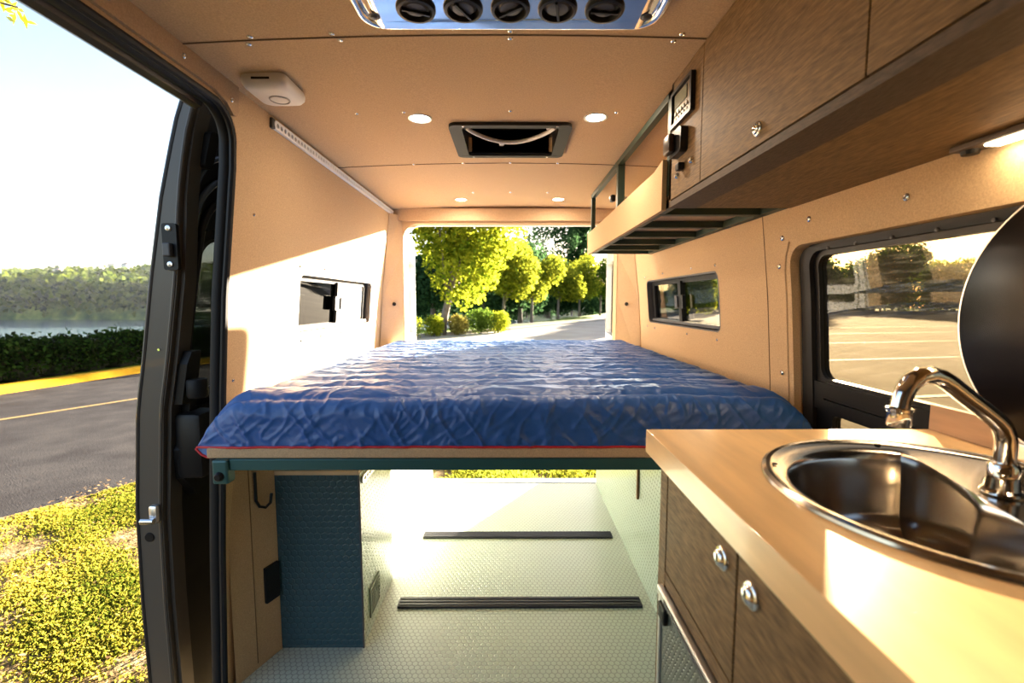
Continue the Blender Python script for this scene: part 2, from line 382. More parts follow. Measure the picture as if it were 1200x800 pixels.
# ------------------------------------------------------------------ small sliding windows
def small_window(nm, s, W, pane_mats):
    y0, y1, z0, z1 = W
    e = empty(nm, (s*.88, (y0+y1)/2, z0), kind='structure')
    obj('liner', P_(rrect(y0-.002, y1+.002, z0-.002, z1+.002, .035), [rrect(y0+.006, y1-.006, z0+.006, z1-.006, .03)], .0, .05, wmap(s)), BROWNF if s < 0 else DGREY, e)
    obj('frame', P_(rrect(y0+.006, y1-.006, z0+.006, z1-.006, .03), [rrect(y0+.05, (y0+y1)/2-.012, z0+.028, z1-.028, .012), rrect((y0+y1)/2+.012, y1-.055, z0+.028, z1-.028, .012)], .030, .048, wmap(s)), BLK, e)
    ym = (y0+y1)/2
    obj('slider_rail', P_([(ym-.022, z0+.02), (ym+.016, z0+.02), (ym+.016, z1-.02), (ym-.022, z1-.02)], [], .018, .03, wmap(s)), BLK, e)
    obj('track', P_([(y0+.04, z0+.012), (y1-.04, z0+.012), (y1-.04, z0+.026), (y0+.04, z0+.026)], [], .012, .045, wmap(s)), ALU if s < 0 else DGREY, e)
    b = bmesh.new(); zc = (z0+z1)/2
    for a0, a1, h in ((ym-.075, ym+.04, .035),):
        plate(b, rrect(a0, a1, zc-h, zc+h, .006), [], .004, .018, wmap(s))
    la = obj('latch', b, BLK, e)
    obj('latch_tab', P_(rrect(ym-.015, ym+.015, zc-.028, zc+.028, .004), [], -.003, .004, wmap(s)), DGREY, la)
    obj('pane', P_(rrect(y0+.045, ym, z0+.02, z1-.02, .01), [], .036, .039, wmap(s)), pane_mats[0], e)
    obj('pane', P_(rrect(ym, y1-.05, z0+.02, z1-.02, .01), [], .040, .043, wmap(s)), pane_mats[1], e)
    return e
SCREEN = mat('pale_insect_screen', (.62, .58, .52), .8, bump=.5, bscale=900)
small_window('window_1', -1, WL, (GL_T, SCREEN))
small_window('window_2', 1, WR, (GL_C, GL_D))

# ------------------------------------------------------------------ big side window
y0, y1, z0, z1 = BW
w3 = empty('window_3', (.93, .7, .85), kind='structure')
obj('frame', P_(rrect(y0, y1, z0, z1, .055), [rrect(y0+.06, y1-.075, 1.055, z1-.035, .035), rrect(y0+.06, y1-.12, z0+.04, .955, .02)], .035, .06, wmap(1), cutsb=CUT), BLK, w3)
obj('seal', P_(rrect(y0+.01, y1-.01, z0+.01, z1-.008, .05), [rrect(y0+.045, y1-.055, z0+.03, z1-.022, .045)], .022, .036, wmap(1), cutsb=CUT), RUB, w3)
obj('sash_bar', P_([(y0+.05, .965), (y1-.06, .965), (y1-.06, 1.045), (y0+.05, 1.045)], [[(y0+.08, .995), (y1-.10, .995), (y1-.10, 1.000), (y0+.08, 1.000)]], .024, .036, wmap(1), cutsb=CUT), BLK, w3)
obj('pane', P_(rrect(y0+.03, y1-.05, z0+.02, z1-.02, .03), [], .046, .050, wmap(1), cutsb=CUT), GL_S, w3)
b = bmesh.new()
for yy in (1.26, 1.16, 1.05, .94, .83, .7): lathe(b, [(0, .004), (.004, .003), (.005, 0)], Matrix.Translation(wq(1, yy, 1.425, .021)) @ Matrix.Rotation(R(-90), 4, 'Y'), n=10)
obj('rivet', b, DGREY, w3)

# ------------------------------------------------------------------ rear doors, swung open
def rear_door(nm, s, hinge, ang):
    e = empty(nm, hinge, kind='structure'); L = .80
    def m_(a, z, d):   # a: along the door from the hinge, d: thickness
        ca, sa = math.cos(ang), math.sin(ang)
        return (hinge[0] + s*(a*ca + d*sa), hinge[1] + a*sa - d*ca, z)
    obj('panel', P_(rrect(0, L, -.12, 1.83, .05), [rrect(.10, L-.09, .98, 1.62, .06)], 0, .045, m_), PAINTL, e)
    obj('inner_frame', P_(rrect(.03, L-.03, -.06, 1.80, .06), [rrect(.12, L-.11, 1.0, 1.60, .05)], .0, -.018, m_), PAINTL, e)
    obj('window_frame', P_(rrect(.095, L-.085, .975, 1.625, .06), [rrect(.13, L-.12, 1.01, 1.59, .05)], .02, -.024, m_), PAINTL, e)
    obj('pane', P_(rrect(.1, L-.09, .98, 1.62, .05), [], .028, .033, m_), GL_T, e)
    if False: obj('edge_seal', P_([(L-.0, -.1), (L+.012, -.1), (L+.012, 1.81), (L, 1.81)], [], .01, .035, m_), RUB, e)
    return e
rear_door('door_1', -1, Vector((-.77, 3.31, 0)), R(83))
rear_door('door_2', 1, Vector((.79, 3.31, 0)), R(84))

# ------------------------------------------------------------------ sliding side door, slid back outside
DP = [(-.32, 1.20), (0, 1.205), (.3, 1.21), (.6, 1.206), (.94, 1.18), (1.1, 1.15), (1.34, 1.112), (1.6, 1.062), (1.8, 1.01), (1.886, .982), (1.93, .955)]
def dx(z):
    for (a, xa), (c, xc) in zip(DP, DP[1:]):
        if z <= c: return xa + (xc-xa)*(z-a)/(c-a)
    return DP[-1][1]
DC = [0, .3, .6, .8, .94, 1.1, 1.2, 1.34, 1.47, 1.6, 1.7, 1.8, 1.886]
def dmap(y, z, d): return (-(dx(z)-d), y, z)
sd = empty('door_3', (-1.1, 2.0, -.3), kind='structure')
win = rrect(1.56, 2.42, .95, 1.50, .06)
obj('outer_panel', P_(rrect(1.42, 2.60, -.32, 1.92, .06), [win], 0, .02, dmap, cutsb=DC), PAINT, sd, smooth=True)
def tpr(z): return 1 - .45*min(1, max(0, (z-1.35)/.4))
# leading edge of the door with its stepped section
def strip(prof_z, w0, w1, yA, yB, m_, name):
    b = bmesh.new(); plate(b, [(w0, prof_z[0]), (w1, prof_z[0]), (w1, prof_z[1]), (w0, prof_z[1])], [], yA, yB, lambda a, z, d: (-(dx(z)-a*tpr(z)), d, z), cutsb=DC)
    bmesh.ops.remove_doubles(b, verts=b.verts, dist=1e-5)
    return obj(name, b, m_, sd)
strip((-.30, 1.90), .004, .086, 1.415, 1.45, PAINT, 'edge_panel')
strip((-.30, 1.86), .050, .098, 1.432, 1.485, PAINT, 'edge_step')
obj('edge_bead', T([(-(dx(z)-.005), 1.418, z) for z in np.linspace(-.3, 1.9, 30)], .007, n=8), PAINTD, sd, smooth=True)
obj('edge_bead', T([(-(dx(z)-.078*tpr(z)), 1.416, z) for z in np.linspace(-.3, 1.86, 30)], .006, n=8), PAINT, sd, smooth=True)
obj('inner_panel', P_(rrect(1.47, 2.58, -.3, 1.88, .06), [rrect(1.585, 2.40, .96, 1.49, .07)], .024, .034, dmap, cutsb=DC), PAINTD, sd)
obj('lower_trim', P_(rrect(1.50, 2.56, -.25, .90, .06), [], .036, .055, dmap, cutsb=DC), BLK, sd)
obj('window_frame', P_(rrect(1.535, 2.45, .925, 1.525, .07), [rrect(1.565, 2.42, .955, 1.495, .05)], .022, .048, dmap, cutsb=DC), BLK, sd)
obj('pane', P_(rrect(1.55, 2.43, .94, 1.51, .05), [], .012, .014, dmap, cutsb=DC), GL_D, sd)
BLUE = mat('sky_reflection_paint', (.10, .13, .18), .25, coat=.5)  # blue reflections on the upper door rims put into the paint colour
def arch(y0, zt, ry, m_, rad, d):
    pa = [(y0, z) for z in np.linspace(1.30, zt-ry, 6)] + [(y0+ry*.9*(1-math.cos(R(a))), zt-ry+ry*math.sin(R(a))) for a in range(8, 91, 8)] + [(y, zt) for y in np.linspace(y0+ry, 2.4, 5)]
    obj('frame_arch', T([dmap(y, z, d) for y, z in pa], rad, n=10), m_, sd, smooth=True)
arch(1.515, 1.70, .16, BLUE, .011, .045)
arch(1.500, 1.765, .14, BLUE, .010, .040)
arch(1.560, 1.64, .14, PAINTD, .012, .040)
obj('upper_roller_cover', P_(rrect(1.475, 1.515, 1.70, 1.81, .012), [], .045, .075, dmap), BLK, sd)
# striker, latch, hole, roller arm
def edgeplate(nm, w0, w1, z0, z1, m_, t=.012, r=.008, zc=None):
    zc = (z0+z1)/2
    return obj(nm, P_(rrect(w0, w1, z0, z1, r), [], 0, -t, lambda a, z, d: (-(dx(zc)-a), 1.414+d, z)), m_, sd)
st = edgeplate('striker_plate', .038, .082, 1.375, 1.515, BLK)
xs = -(dx(1.44)-.06)
obj('screw', lathe(bmesh.new(), [(0, .006), (.008, .004), (.009, 0)], Matrix.Translation((xs, 1.402, 1.50)) @ Matrix.Rotation(R(90), 4, 'X'), n=14), ALU, st)
obj('screw', lathe(bmesh.new(), [(0, .006), (.008, .004), (.009, 0)], Matrix.Translation((xs, 1.402, 1.392)) @ Matrix.Rotation(R(90), 4, 'X'), n=14), ALU, st)
obj('striker_bolt', B(xs-.012, xs+.012, 1.385, 1.402, 1.415, 1.455, bev=.004), DGREY, st)
x2 = -(dx(.6)-.07)
lt = obj('door_latch', B(x2-.014, x2+.014, 1.392, 1.414, .575, .635, bev=.009), ALU, sd, smooth=True)
obj('latch_pin', T([(x2-.03, 1.385, .588), (x2+.01, 1.385, .588)], .009, n=12), CHR, lt, smooth=True)
obj('hole_plug', lathe(bmesh.new(), [(0, .003), (.014, .003), (.016, 0)], Matrix.Translation((-(dx(.52)-.04), 1.415, .52)) @ Matrix.Rotation(R(90), 4, 'X'), n=20), BLK, sd)
for zz in (1.13,):
    obj('screw', lathe(bmesh.new(), [(0, .002), (.004, .002), (.004, 0)], Matrix.Translation((-(dx(zz)-.05), 1.414, zz)) @ Matrix.Rotation(R(90), 4, 'X'), n=10), CHR, sd)
b = bmesh.new()
plate(b, [(1.44, .95), (1.44, 1.08), (1.455, 1.12), (1.50, 1.12), (1.505, .93), (1.60, .90), (1.60, .66), (1.52, .62), (1.455, .70), (1.44, .80), (1.475, .86), (1.475, .95)], [], .085, .125, dmap)
ra = obj('roller_arm', b, BLK, sd)
obj('roller', lathe(bmesh.new(), [(0, -.03), (.026, -.03), (.03, -.024), (.03, .024), (.026, .03), (0, .03)], Matrix.Translation((-1.015, 1.46, 1.0)), n=24), RUB, ra, smooth=True)
obj('hinge_body', B(-1.09, -1.00, 1.44, 1.55, .70, .92, bev=.02), BLK, ra, smooth=True)

# ------------------------------------------------------------------ wheel boxes
WBL = -.545
lb = empty('wheel_box', (-.72, 2.3, 0), 'hex patterned left wheel box with shade-darkened teal front under the bed', 'storage box')
obj('side_panel', B(WBL-.015, WBL, 1.60, 3.10, .001, .66), HEXV, lb)
obj('front_panel', B(-.850, WBL-.0, 1.585, 1.60, .001, .66), HEXX, lb)
obj('top_panel', B(-.90, WBL, 1.585, 3.10, .66, .675), PLY, lb)
obj('edge_trim', T([(WBL+.001, 1.5845, z) for z in (.001, .66)], .004, n=6), DGREY, lb)
tr = obj('tie_track', P_(rrect(1.61, 2.3, .615, .645, .012), [rrect(y, y+.016, .623, .637, .006, 3) for y in np.arange(1.63, 2.27, .03)], 0, .007, lambda y, z, d: (WBL+d, y, z)), ALU, lb)
obj('track_backing', B(WBL, WBL+.002, 1.615, 2.295, .618, .642), GAP, tr)
vg = obj('vent_grille', P_(rrect(1.665, 1.79, .055, .175, .006), [rrect(1.675, 1.78, z, z+.008, .003, 2) for z in np.arange(.068, .162, .0145)], 0, .006, lambda y, z, d: (WBL+d, y, z)), mat('vent_green', (.16, .20, .16), .5), lb)
obj('grille_backing', B(WBL, WBL+.001, 1.67, 1.785, .06, .17), GAP, vg)
rb = empty('wheel_box', (.75, 2.3, 0), 'pale green hex patterned right wheel box behind the kitchen unit', 'storage box')
obj('side_panel', B(.60, .615, .95, 3.10, .001, .76), HEXV, rb)
obj('top_panel', B(.60, .89, .95, 3.10, .76, .775), PLY, rb)
obj('front_panel', B(.60, .885, .935, .95, .001, .775), HEXX, rb)
obj('end_bolt', lathe(bmesh.new(), [(0, .006), (.008, .005), (.01, 0)], Matrix.Translation((.60, 2.95, .52)) @ Matrix.Rotation(R(-90), 4, 'Y'), n=12), DGREY, rb)
stp = obj('hanging_strap', B(.588, .599, 2.045, 2.062, .36, .80, bev=.003), mat('brown_webbing', (.16, .09, .04), .8), label='short brown strap hanging down the right wheel box under the bed', cat='strap')

# floor tie-down strips
STRIP = mat('strip_black', (.018, .017, .024), .5)
def fstrip(y, label):
    b = bmesh.new()
    plate(b, rrect(-.475, .555, 0, .062, .004), [], 0, .010, lambda a, c, d: (a, y+c, d))
    for c in (.012, .031, .050): box(b, -.47, .55, y+c-.004, y+c+.004, .010, .0125)
    return obj('floor_strip', b, STRIP, label=label, cat='floor strip', group='floor strips')
fstrip(1.80, 'dark ribbed strip across the floor, the one nearer the camera')
fstrip(2.36, 'dark ribbed strip across the floor, the one nearer the rear doors')

# left wall bits below the bed
def lw(t, z, d=0):   # on the slanted lower lining between the door edge and the wheel box
    return Vector((-.915+.07*t+.92*d, 1.415+.168*t-.38*d, z))
b = bmesh.new()
for q in ([lw(0, 0), lw(1, 0), lw(1, .80), lw(0, .80)], [lw(0, .80), lw(1, .80), Vector((-.90, 1.583, .80)), Vector((-.915, 1.415, .80))]): b.faces.new([b.verts.new(v) for v in q])
lp_ = obj('trim_7', b, FABD, kind='structure', label='slanted fabric lining below the bed')
obj('seam', T([lw(.45, z, .0005) for z in (.02, .78)], .0018, n=6), SEAM, lp_)
hk = obj('wall_hook', T([lw(.56, .70, .006), lw(.56, .60, .006), lw(.60, .578, .012), lw(.70, .568, .018), lw(.80, .578, .02), lw(.83, .61, .02)], .005, n=8), BLK, label='black wire hook on the fabric lining under the bed', cat='hook', smooth=True)
sk = obj('wall_socket', P_(rrect(.66, .97, .215, .345, .006), [], .0, .010, lambda t, z, d: tuple(lw(t, z, d))), BLK, label='black socket plate low on the fabric lining beside the teal box', cat='socket')

# ------------------------------------------------------------------ bed
bed = empty('bed_platform', (0, 2.2, .80), 'wide bed platform with tan edge and teal steel rail spanning the van', 'bed')
obj('board', B(-.868, .868, 1.268, 3.06, .833, .862, bev=.004), FAB, bed)
obj('front_rail', B(-.80, .80, 1.262, 1.29, .800, .8325, bev=.002), TEAL, bed)
for s in (-1, 1):
    obj('side_rail', B(*sorted((s*.80, s*.86)), 1.30, 3.04, .800, .8325, bev=.002), TEAL, bed)
    br = obj('bracket', B(*sorted((s*.80, s*.845)), 1.252, 1.29, .762, .8325, bev=.006), TEAL, bed)
    obj('bolt', lathe(bmesh.new(), [(0, .012), (.008, .012), (.012, .008), (.014, 0), (0, 0)], Matrix.Translation((s*.824, 1.253, .786)) @ Matrix.Rotation(R(90), 4, 'X'), n=16), BLK, br, smooth=True)
    obj('wall_strut', T([(s*.83, 1.30, .775), (s*.875, 1.56, .80)], .012, n=4), TEAL, bed)
obj('rear_rail', B(-.80, .80, 3.03, 3.055, .800, .8325), TEAL, bed)

# quilt draped over the mattress
NU, NV = 640, 380
def quilt_co(u, v):
    """u 0..1 across (x), v 0..1 from the back, over the front edge, down"""
    Ltop = 1.76; rC = .055; Lf = .073; tot = Ltop + rC*math.pi/2 + Lf
    s = v*tot
    if s < Ltop: y, z, ny, nz_ = 3.09-s, 1.0, 0, 1; front = 0
    elif s < Ltop + rC*math.pi/2:
        a = (s-Ltop)/rC; y, z = 3.09-Ltop-rC*math.sin(a), 1.0-rC+rC*math.cos(a); ny, nz_ = -math.sin(a), math.cos(a); front = math.sin(a)
    else: y, z = 3.09-Ltop-rC, 1.0-rC-(s-Ltop-rC*math.pi/2); ny, nz_ = -1, 0; front = 1
    k = min(1, max(0, (1.40-y)/.08))
    W = .872 + .035*k
    x = (u*2-1)*W
    ax = abs(x); c0 = W-.135
    prof_ = 1
    if ax > c0:
        t = min(1, (ax-c0)/(W-c0)); prof_ = 1-.97*t**1.9
        y += front*t*t*.02
    z = .866 + (z+.0-.866)*prof_
    # quilting rows and wrinkles
    sag = 0
    row = s/.118 + .16*math.sin(x*2.6+1) + .10*noise.noise(Vector((x*3, s*2, 3)))
    puff = abs(math.sin(math.pi*row))**.6
    q = Vector((x, s, 0))
    n1 = noise.noise(Vector((x*5, s*9, 1.7)))
    n2 = 1-abs(noise.noise(Vector((x*7+2*n1, s*26+n1*2, 5.1))))*3.2
    n3 = 1-abs(noise.noise(Vector((x*20+s*10, s*26-x*6, 9.3))))*3.2
    n4 = noise.noise(Vector((x*60, s*60, 2)))
    amp = 1-front
    h = (.024*puff*amp + .004*n1 + .0030*max(0, n2) * (1-.6*front) + .0018*max(0, n3)*(1-.3*front) + .0005*n4)
    if front > 0:
        m1 = 1-abs(noise.noise(Vector((x*15+z*12, z*7, 8.8))))*4.2
        m2 = 1-abs(noise.noise(Vector((x*24-z*24, z*12+x*3, 4.4))))*4.5
        h += front*(.0055*max(0, m1)**1.5 + .0035*max(0, m2)**1.5)
    y += ny*h; z += nz_*h - .006
    return x, y, z
V = np.array([quilt_co(i/NU, j/NV) for j in range(NV+1) for i in range(NU+1)])
idx = np.arange((NU+1)*(NV+1)).reshape(NV+1, NU+1)
F = np.stack([idx[:-1, :-1], idx[:-1, 1:], idx[1:, 1:], idx[1:, :-1]], -1).reshape(-1, 4)
quilt = obj('quilt', npmesh('quilt', V, F), QUI, label='rumpled blue quilted blanket with red piping covering the bed mattress', cat='quilt', smooth='all')
edge = V[idx[NV, :]]
obj('piping', T([tuple(edge[i]+np.array([0, -.002, -.001])) for i in range(0, NU+1, 4)], .0035, n=8), RED, quilt, label='red piping along the hem', smooth=True)
c0 = Vector(edge[0])
loopp = [c0, c0+Vector((-.004, -.002, -.006)), c0+Vector((.012, -.003, -.022)), c0+Vector((.03, -.004, -.030)), c0+Vector((.07, -.004, -.026)), c0+Vector((.11, -.003, -.020)), c0+Vector((.15, .003, -.010))]
b = bmesh.new()
tops = [c0+Vector((t, .003, .002)) for t in (0, .0, .012, .03, .07, .11, .15)]
for a_, b2, c2, d2 in zip(loopp, loopp[1:], tops[1:], tops):
    try: b.faces.new([b.verts.new(q) for q in (a_, b2, c2, d2)])
    except ValueError: pass
fl = obj('folded_hem', b, QUI, quilt)
obj('piping', T(loopp, .0035, n=8), RED, fl, smooth=True)
obj('mattress', B(-.84, .84, 1.32, 3.05, .863, .965, bev=.03, seg=4), mat('mattress_cloth', (.6, .6, .58), .9), label='mattress under the blue quilt on the bed platform', cat='mattress', smooth=True)

# ------------------------------------------------------------------ kitchen unit
KX = .285
kit = empty('kitchen_cabinet', (.58, .2, 0), 'brown oak laminate kitchen base cabinet under the maple worktop', 'cabinet')
b = bmesh.new(); box(b, KX, .875, .80, .835, .001, .974)
obj('end_panel', b, WEN, kit)
b = bmesh.new(); box(b, KX+.012, .90, -.55, .80, .001, .02); box(b, KX+.012, .60, -.55, .80, .02, .06)
obj('plinth', b, GAP, kit)
obj('carcass', B(KX+.02, KX+.03, -.55, .80, .06, .97), GAP, kit)
obj('rail', B(KX+.001, KX+.02, -.55, .80, .757, .783), WEN, kit)
k1 = obj('drawer', B(KX, KX+.019, .546, .796, .787, .968, bev=.0015), WEN, kit)
k2 = obj('drawer', B(KX, KX+.019, .262, .542, .787, .968, bev=.0015), WEN, kit)
k3 = obj('drawer', B(KX, KX+.019, -.55, .258, .787, .968, bev=.0015), WEN, kit)
def knob(parent, x, y, z, name='knob', s=1.0):
    M = Matrix.Translation((x, y, z)) @ Matrix.Rotation(R(-90), 4, 'Y')
    o = obj(name, lathe(bmesh.new(), [(0, .0105), (.005, .0102), (.009, .009), (.0115, .0068), (.0128, .0045), (.0138, .0042), (.0158, .003), (.0168, .001), (.0168, 0), (0, 0)], M @ Matrix.Scale(s, 4), n=28), CHR, parent, smooth=True)
    return o
knob(k1, KX, .582, .937); knob(k2, KX, .508, .934)
obj('side_strip', B(KX, KX+.018, .20, .235, .06, .755), WEN, kit)
obj('lower_door', B(KX, KX+.018, -.55, .20, .06, .755), WEN, kit)
fr = empty('fridge', (.55, .52, .07), 'built in fridge with green panel and aluminium rim below the first drawer', 'fridge')
obj('door', B(KX-.002, KX+.02, .245, .802, .07, .735, bev=.003), HEXD, fr)
b = bmesh.new(); box(b, KX-.010, KX+.012, .24, .812, .735, .752, bev=.003)
obj('top_rim', b, ALU, fr)
obj('vent_slot', B(KX-.0115, KX-.0098, .26, .77, .7395, .7475), DGREY, fr)
obj('side_rim', B(KX-.006, KX+.012, .802, .814, .07, .735, bev=.002), ALU, fr)
obj('latch', B(KX-.012, KX-.003, .765, .797, .70, .73, bev=.003), BLK, fr)
# worktop with the round sink cut-out
SC = Vector((.605, .588)); SR = .236
circ = [(SC.x+(SR-.012)*math.cos(R(a)), SC.y+(SR-.012)*math.sin(R(a))) for a in range(0, 360, 6)]
wt = obj('worktop', P_([(.277, -.60), (.872, -.60), (.876, .908), (.277, .908)], [circ], .974, 1.02, lambda a, c, d: (a, c, d)), [MAPLE], label='pale maple worktop with a steel sink let into it', cat='worktop')
bv = wt.modifiers.new('b', 'BEVEL'); bv.width = .002; bv.segments = 2; bv.limit_method = 'ANGLE'
obj('upstand', P_([(.10, 1.0205), (.905, 1.0205), (.905, 1.072), (.80, 1.072), (.70, 1.05), (.10, 1.05)], [], .852, .866, lambda y, z, d: (d, y, z)), mat('dark_maple', (.42, .25, .14), .4, var=.15, vscale=6, stretch=(4, 1, 8)), label='small wooden upstand board at the window side of the worktop', cat='upstand')

# sink
sink = empty('sink', (SC.x, SC.y, 1.02), 'round polished stainless steel sink set in the maple worktop', 'sink')
b = bmesh.new(); NS = 96
def bowl_r(th, base):
    t0 = R(-18); c = math.cos(th-t0)
    lim = .028/c if c > .05 else 9
    k = 9.0
    return -math.log(math.exp(-k*base*4)+math.exp(-k*min(lim, 2)*4))/(k*4)
rings = []
def ring(fr_, z): rings.append([b.verts.new((SC.x+fr_(2*math.pi*k/NS)*math.cos(2*math.pi*k/NS), SC.y+fr_(2*math.pi*k/NS)*math.sin(2*math.pi*k/NS), z)) for k in range(NS)])
for r_, z in ((SR, 1.0205), (SR-.001, 1.0245), (SR-.006, 1.0275), (SR-.012, 1.0265), (SR-.016, 1.022), (SR-.022, 1.0205), (SR-.026, 1.0195)):
    ring(lambda th, r_=r_: r_, z)
for off, z in ((.0, 1.0165), (.004, 1.012), (.007, 1.0), (.012, .96), (.016, .915), (.024, .892), (.04, .880), (.075, .876)):
    ring(lambda th, off=off: max(.004, bowl_r(th, SR-.034)-off*1.0), z)
for A, D in zip(rings, rings[1:]):
    for k in range(NS): b.faces.new((A[k], A[(k+1) % NS], D[(k+1) % NS], D[k]))
b.faces.new(rings[-1])
obj('bowl', b, STL, sink, smooth=True)
obj('drain', lathe(bmesh.new(), [(.034, 0), (.032, .003), (.024, .001), (.02, -.001), (0, -.001)], Matrix.Translation((.52, .60, .878)), n=32), CHR, sink, smooth=True)
for a in (148, 75): obj('fixing_hole', lathe(bmesh.new(), [(0, .0008), (.0045, .0008), (.005, 0)], Matrix.Translation((SC.x+(SR-.018)*math.cos(R(a)), SC.y+(SR-.018)*math.sin(R(a)), 1.0225)), n=12), GAP, sink)
# lid
lid = empty('lid', (.84, .622, 1.02), 'round black glass lid standing upright')
lid.parent = sink; lid.matrix_parent_inverse = Matrix.Translation(-sink.location)
M = Matrix.Translation((.842, .622, 1.253)) @ Matrix.Rotation(R(-90), 4, 'Y')
obj('glass_disc', lathe(bmesh.new(), [(0, .003), (.224, .003), (.2265, .002), (.2265, -.002), (.224, -.003), (0, -.003)], M, n=96), mat('black_glass', (.006, .004, .003), .22, spec=.12), lid, smooth=True)
obj('steel_rim', lathe(bmesh.new(), [(.2262, .0032), (.2285, .0032), (.2285, -.0032), (.2262, -.0032)], M, n=96), ALU, lid, smooth=True)
for y in (.52, .72): obj('hinge', B(.828, .85, y-.018, y+.018, 1.0205, 1.05, bev=.004), ALU, lid)
# faucet
fc = empty('faucet', (.672, .60, 1.02), 'chrome swivel faucet with arched spout over the sink', 'faucet')
obj('base', lathe(bmesh.new(), [(0, 1.0195), (.022, 1.0195), (.022, 1.023), (.018, 1.026), (.0165, 1.04), (.0165, 1.058), (.014, 1.062), (0, 1.062)], Matrix.Translation((.672, .60, 0)), n=32), CHR, fc, smooth=True)
obj('lever', T([(.672, .60, 1.050), (.655, .585, 1.054), (.640, .57, 1.060)], [.009, .006, .005], n=12), CHR, fc, smooth=True)
ctrl = [(.672, 1.058), (.672, 1.09), (.670, 1.10), (.664, 1.112), (.655, 1.121), (.63, 1.140), (.605, 1.158), (.588, 1.171)]
# rounded top of the spout
ctrl += [(.576, 1.178), (.562, 1.182), (.548, 1.180), (.537, 1.173), (.530, 1.163), (.526, 1.150), (.524, 1.138)]
obj('spout', T([(x, .60, z) for x, z in ctrl], .0115, n=20), CHR, fc, smooth=True)
obj('aerator', lathe(bmesh.new(), [(0, -.002), (.012, -.002), (.0135, .0), (.0135, .018), (.0155, .0195), (.0155, .023), (.0115, .0245), (0, .0245)], Matrix.Translation((.5235, .60, 1.114)), n=28), CHR, fc, smooth=True)

# ------------------------------------------------------------------ upper cabinet
UX = .47; UZ = 1.556
uc = empty('wall_cabinet', (.66, .4, UZ), 'long brown oak laminate wall cabinet above the worktop', 'cabinet')
obj('bottom_panel', B(UX+.08, .835, Ys, 1.38, UZ, UZ+.016), WEN, uc)
obj('bottom_front_board', B(UX, UX+.08, Ys, 1.38, UZ-.001, UZ+.016), WEND, uc)
obj('face_rail', B(UX, UX+.018, Ys, 1.38, UZ+.016, 1.572), WEN, uc)
obj('end_panel', B(UX+.0, .80, 1.365, 1.38, UZ+.016, 1.903), WEN, uc)
obj('inner_shadow_board', B(UX+.019, UX+.024, Ys, 1.365, UZ+.016, 1.905), GAP, uc)
def face(y0, y1, z0=1.576, z1=1.906): return B(UX, UX+.018, y0, y1, z0, z1, bev=.001)
cp = obj('control_panel', face(1.160, 1.380), WEN, uc)
ud = obj('door', face(.6305, 1.1575), WEN, uc); ud2 = obj('door', face(.08, .6275), WEN, uc); obj('door', face(-.5, .0775), WEN, uc)
knob(ud, UX, .895, 1.606, s=.85)
# controls
mo = empty('battery_monitor', (UX, 1.28, 1.82), 'framed battery monitor with small screen and button row on the wall cabinet end', 'control panel')
XM = lambda y, z, d: (UX-d, y, z)
obj('frame', P_(rrect(1.205, 1.355, 1.767, 1.866, .006), [rrect(1.215, 1.345, 1.777, 1.857, .004)], .0, .012, XM), BLK, mo)
obj('face_plate', P_(rrect(1.214, 1.346, 1.776, 1.858, .004), [], .0, .004, XM), mat('bronze_plate', (.20, .15, .09), .35, .3), mo)
obj('screen', P_(rrect(1.25, 1.34, 1.817, 1.852, .003), [], .004, .006, XM), SCRN, mo)
for k in range(6):
    for z in (1.786, 1.802): obj('button', P_(rrect(1.221+k*.020, 1.232+k*.020, z-.005, z+.005, .002, 2), [], .004, .008, XM), BUTN, mo)
dl = obj('rotary_switch', P_(rrect(1.245, 1.33, 1.678, 1.746, .012), [], .0, .02, XM), BLK, label='black rotary switch below the battery monitor', cat='switch')
obj('knob', B(UX-.038, UX-.02, 1.285, 1.335, 1.688, 1.738, bev=.006), mat('brown_black_plastic', (.05, .03, .02), .3), dl, smooth=True)
for y, z, lb_ in ((1.315, 1.632, 'small chrome key switch nearest the shelf end of the control panel'), (1.215, 1.645, 'small chrome key switch nearest the cabinet door')):
    kk = obj('key_switch', lathe(bmesh.new(), [(0, .008), (.005, .008), (.008, .005), (.009, 0)], Matrix.Translation((UX, y, z)) @ Matrix.Rotation(R(-90), 4, 'Y'), n=18), CHR, label=lb_, cat='switch', smooth=True)
tg = obj('toggle_switch', B(UX-.018, UX, 1.262, 1.288, 1.635, 1.655, bev=.004), BLK, label='black toggle switch between the two key switches', cat='switch')

# open green shelf
sh = empty('open_shelf', (.65, 2.05, UZ), 'open shelf rack with dark green steel frame and tan fabric front', 'shelf')
SY0, SY1 = 1.385, 2.705
obj('top_bar', B(UX, UX+.022, SY0, SY1, 1.872, 1.895), GREEN, sh)
obj('post', B(UX, UX+.022, SY1-.022, SY1, UZ, 1.895), GREEN, sh)
obj('post', B(UX, UX+.022, SY0, SY0+.022, UZ, 1.895), GREEN, sh)
obj('post', B(UX, UX+.03, 2.04, 2.07, UZ, 1.895), GREEN, sh)
obj('post', B(.80-.0, .822, SY1-.022, SY1, UZ, 1.89), GREEN, sh)
obj('front_panel', P_([(SY0+.012, UZ-.004), (SY1+.01, UZ-.004), (SY1+.01, 1.672), (SY0+.09, 1.685), (SY0+.012, 1.70)], [], 0, .014, lambda y, z, d: (UX-.002-d, y, z)), FAB, sh)
obj('shelf_board', B(UX+.0, .825, SY0, SY1, UZ+.026, UZ+.036), PLY, sh)
for i, y in enumerate((SY0+.10, 1.74, 1.99, 2.24, 2.48, SY1-.03)):
    obj('cross_bar', B(UX+.002, .83, y, y+.028, UZ, UZ+.024), GREEN, sh)
obj('back_bar', B(.80, .828, SY0, SY1, UZ, UZ+.024), GREEN, sh)
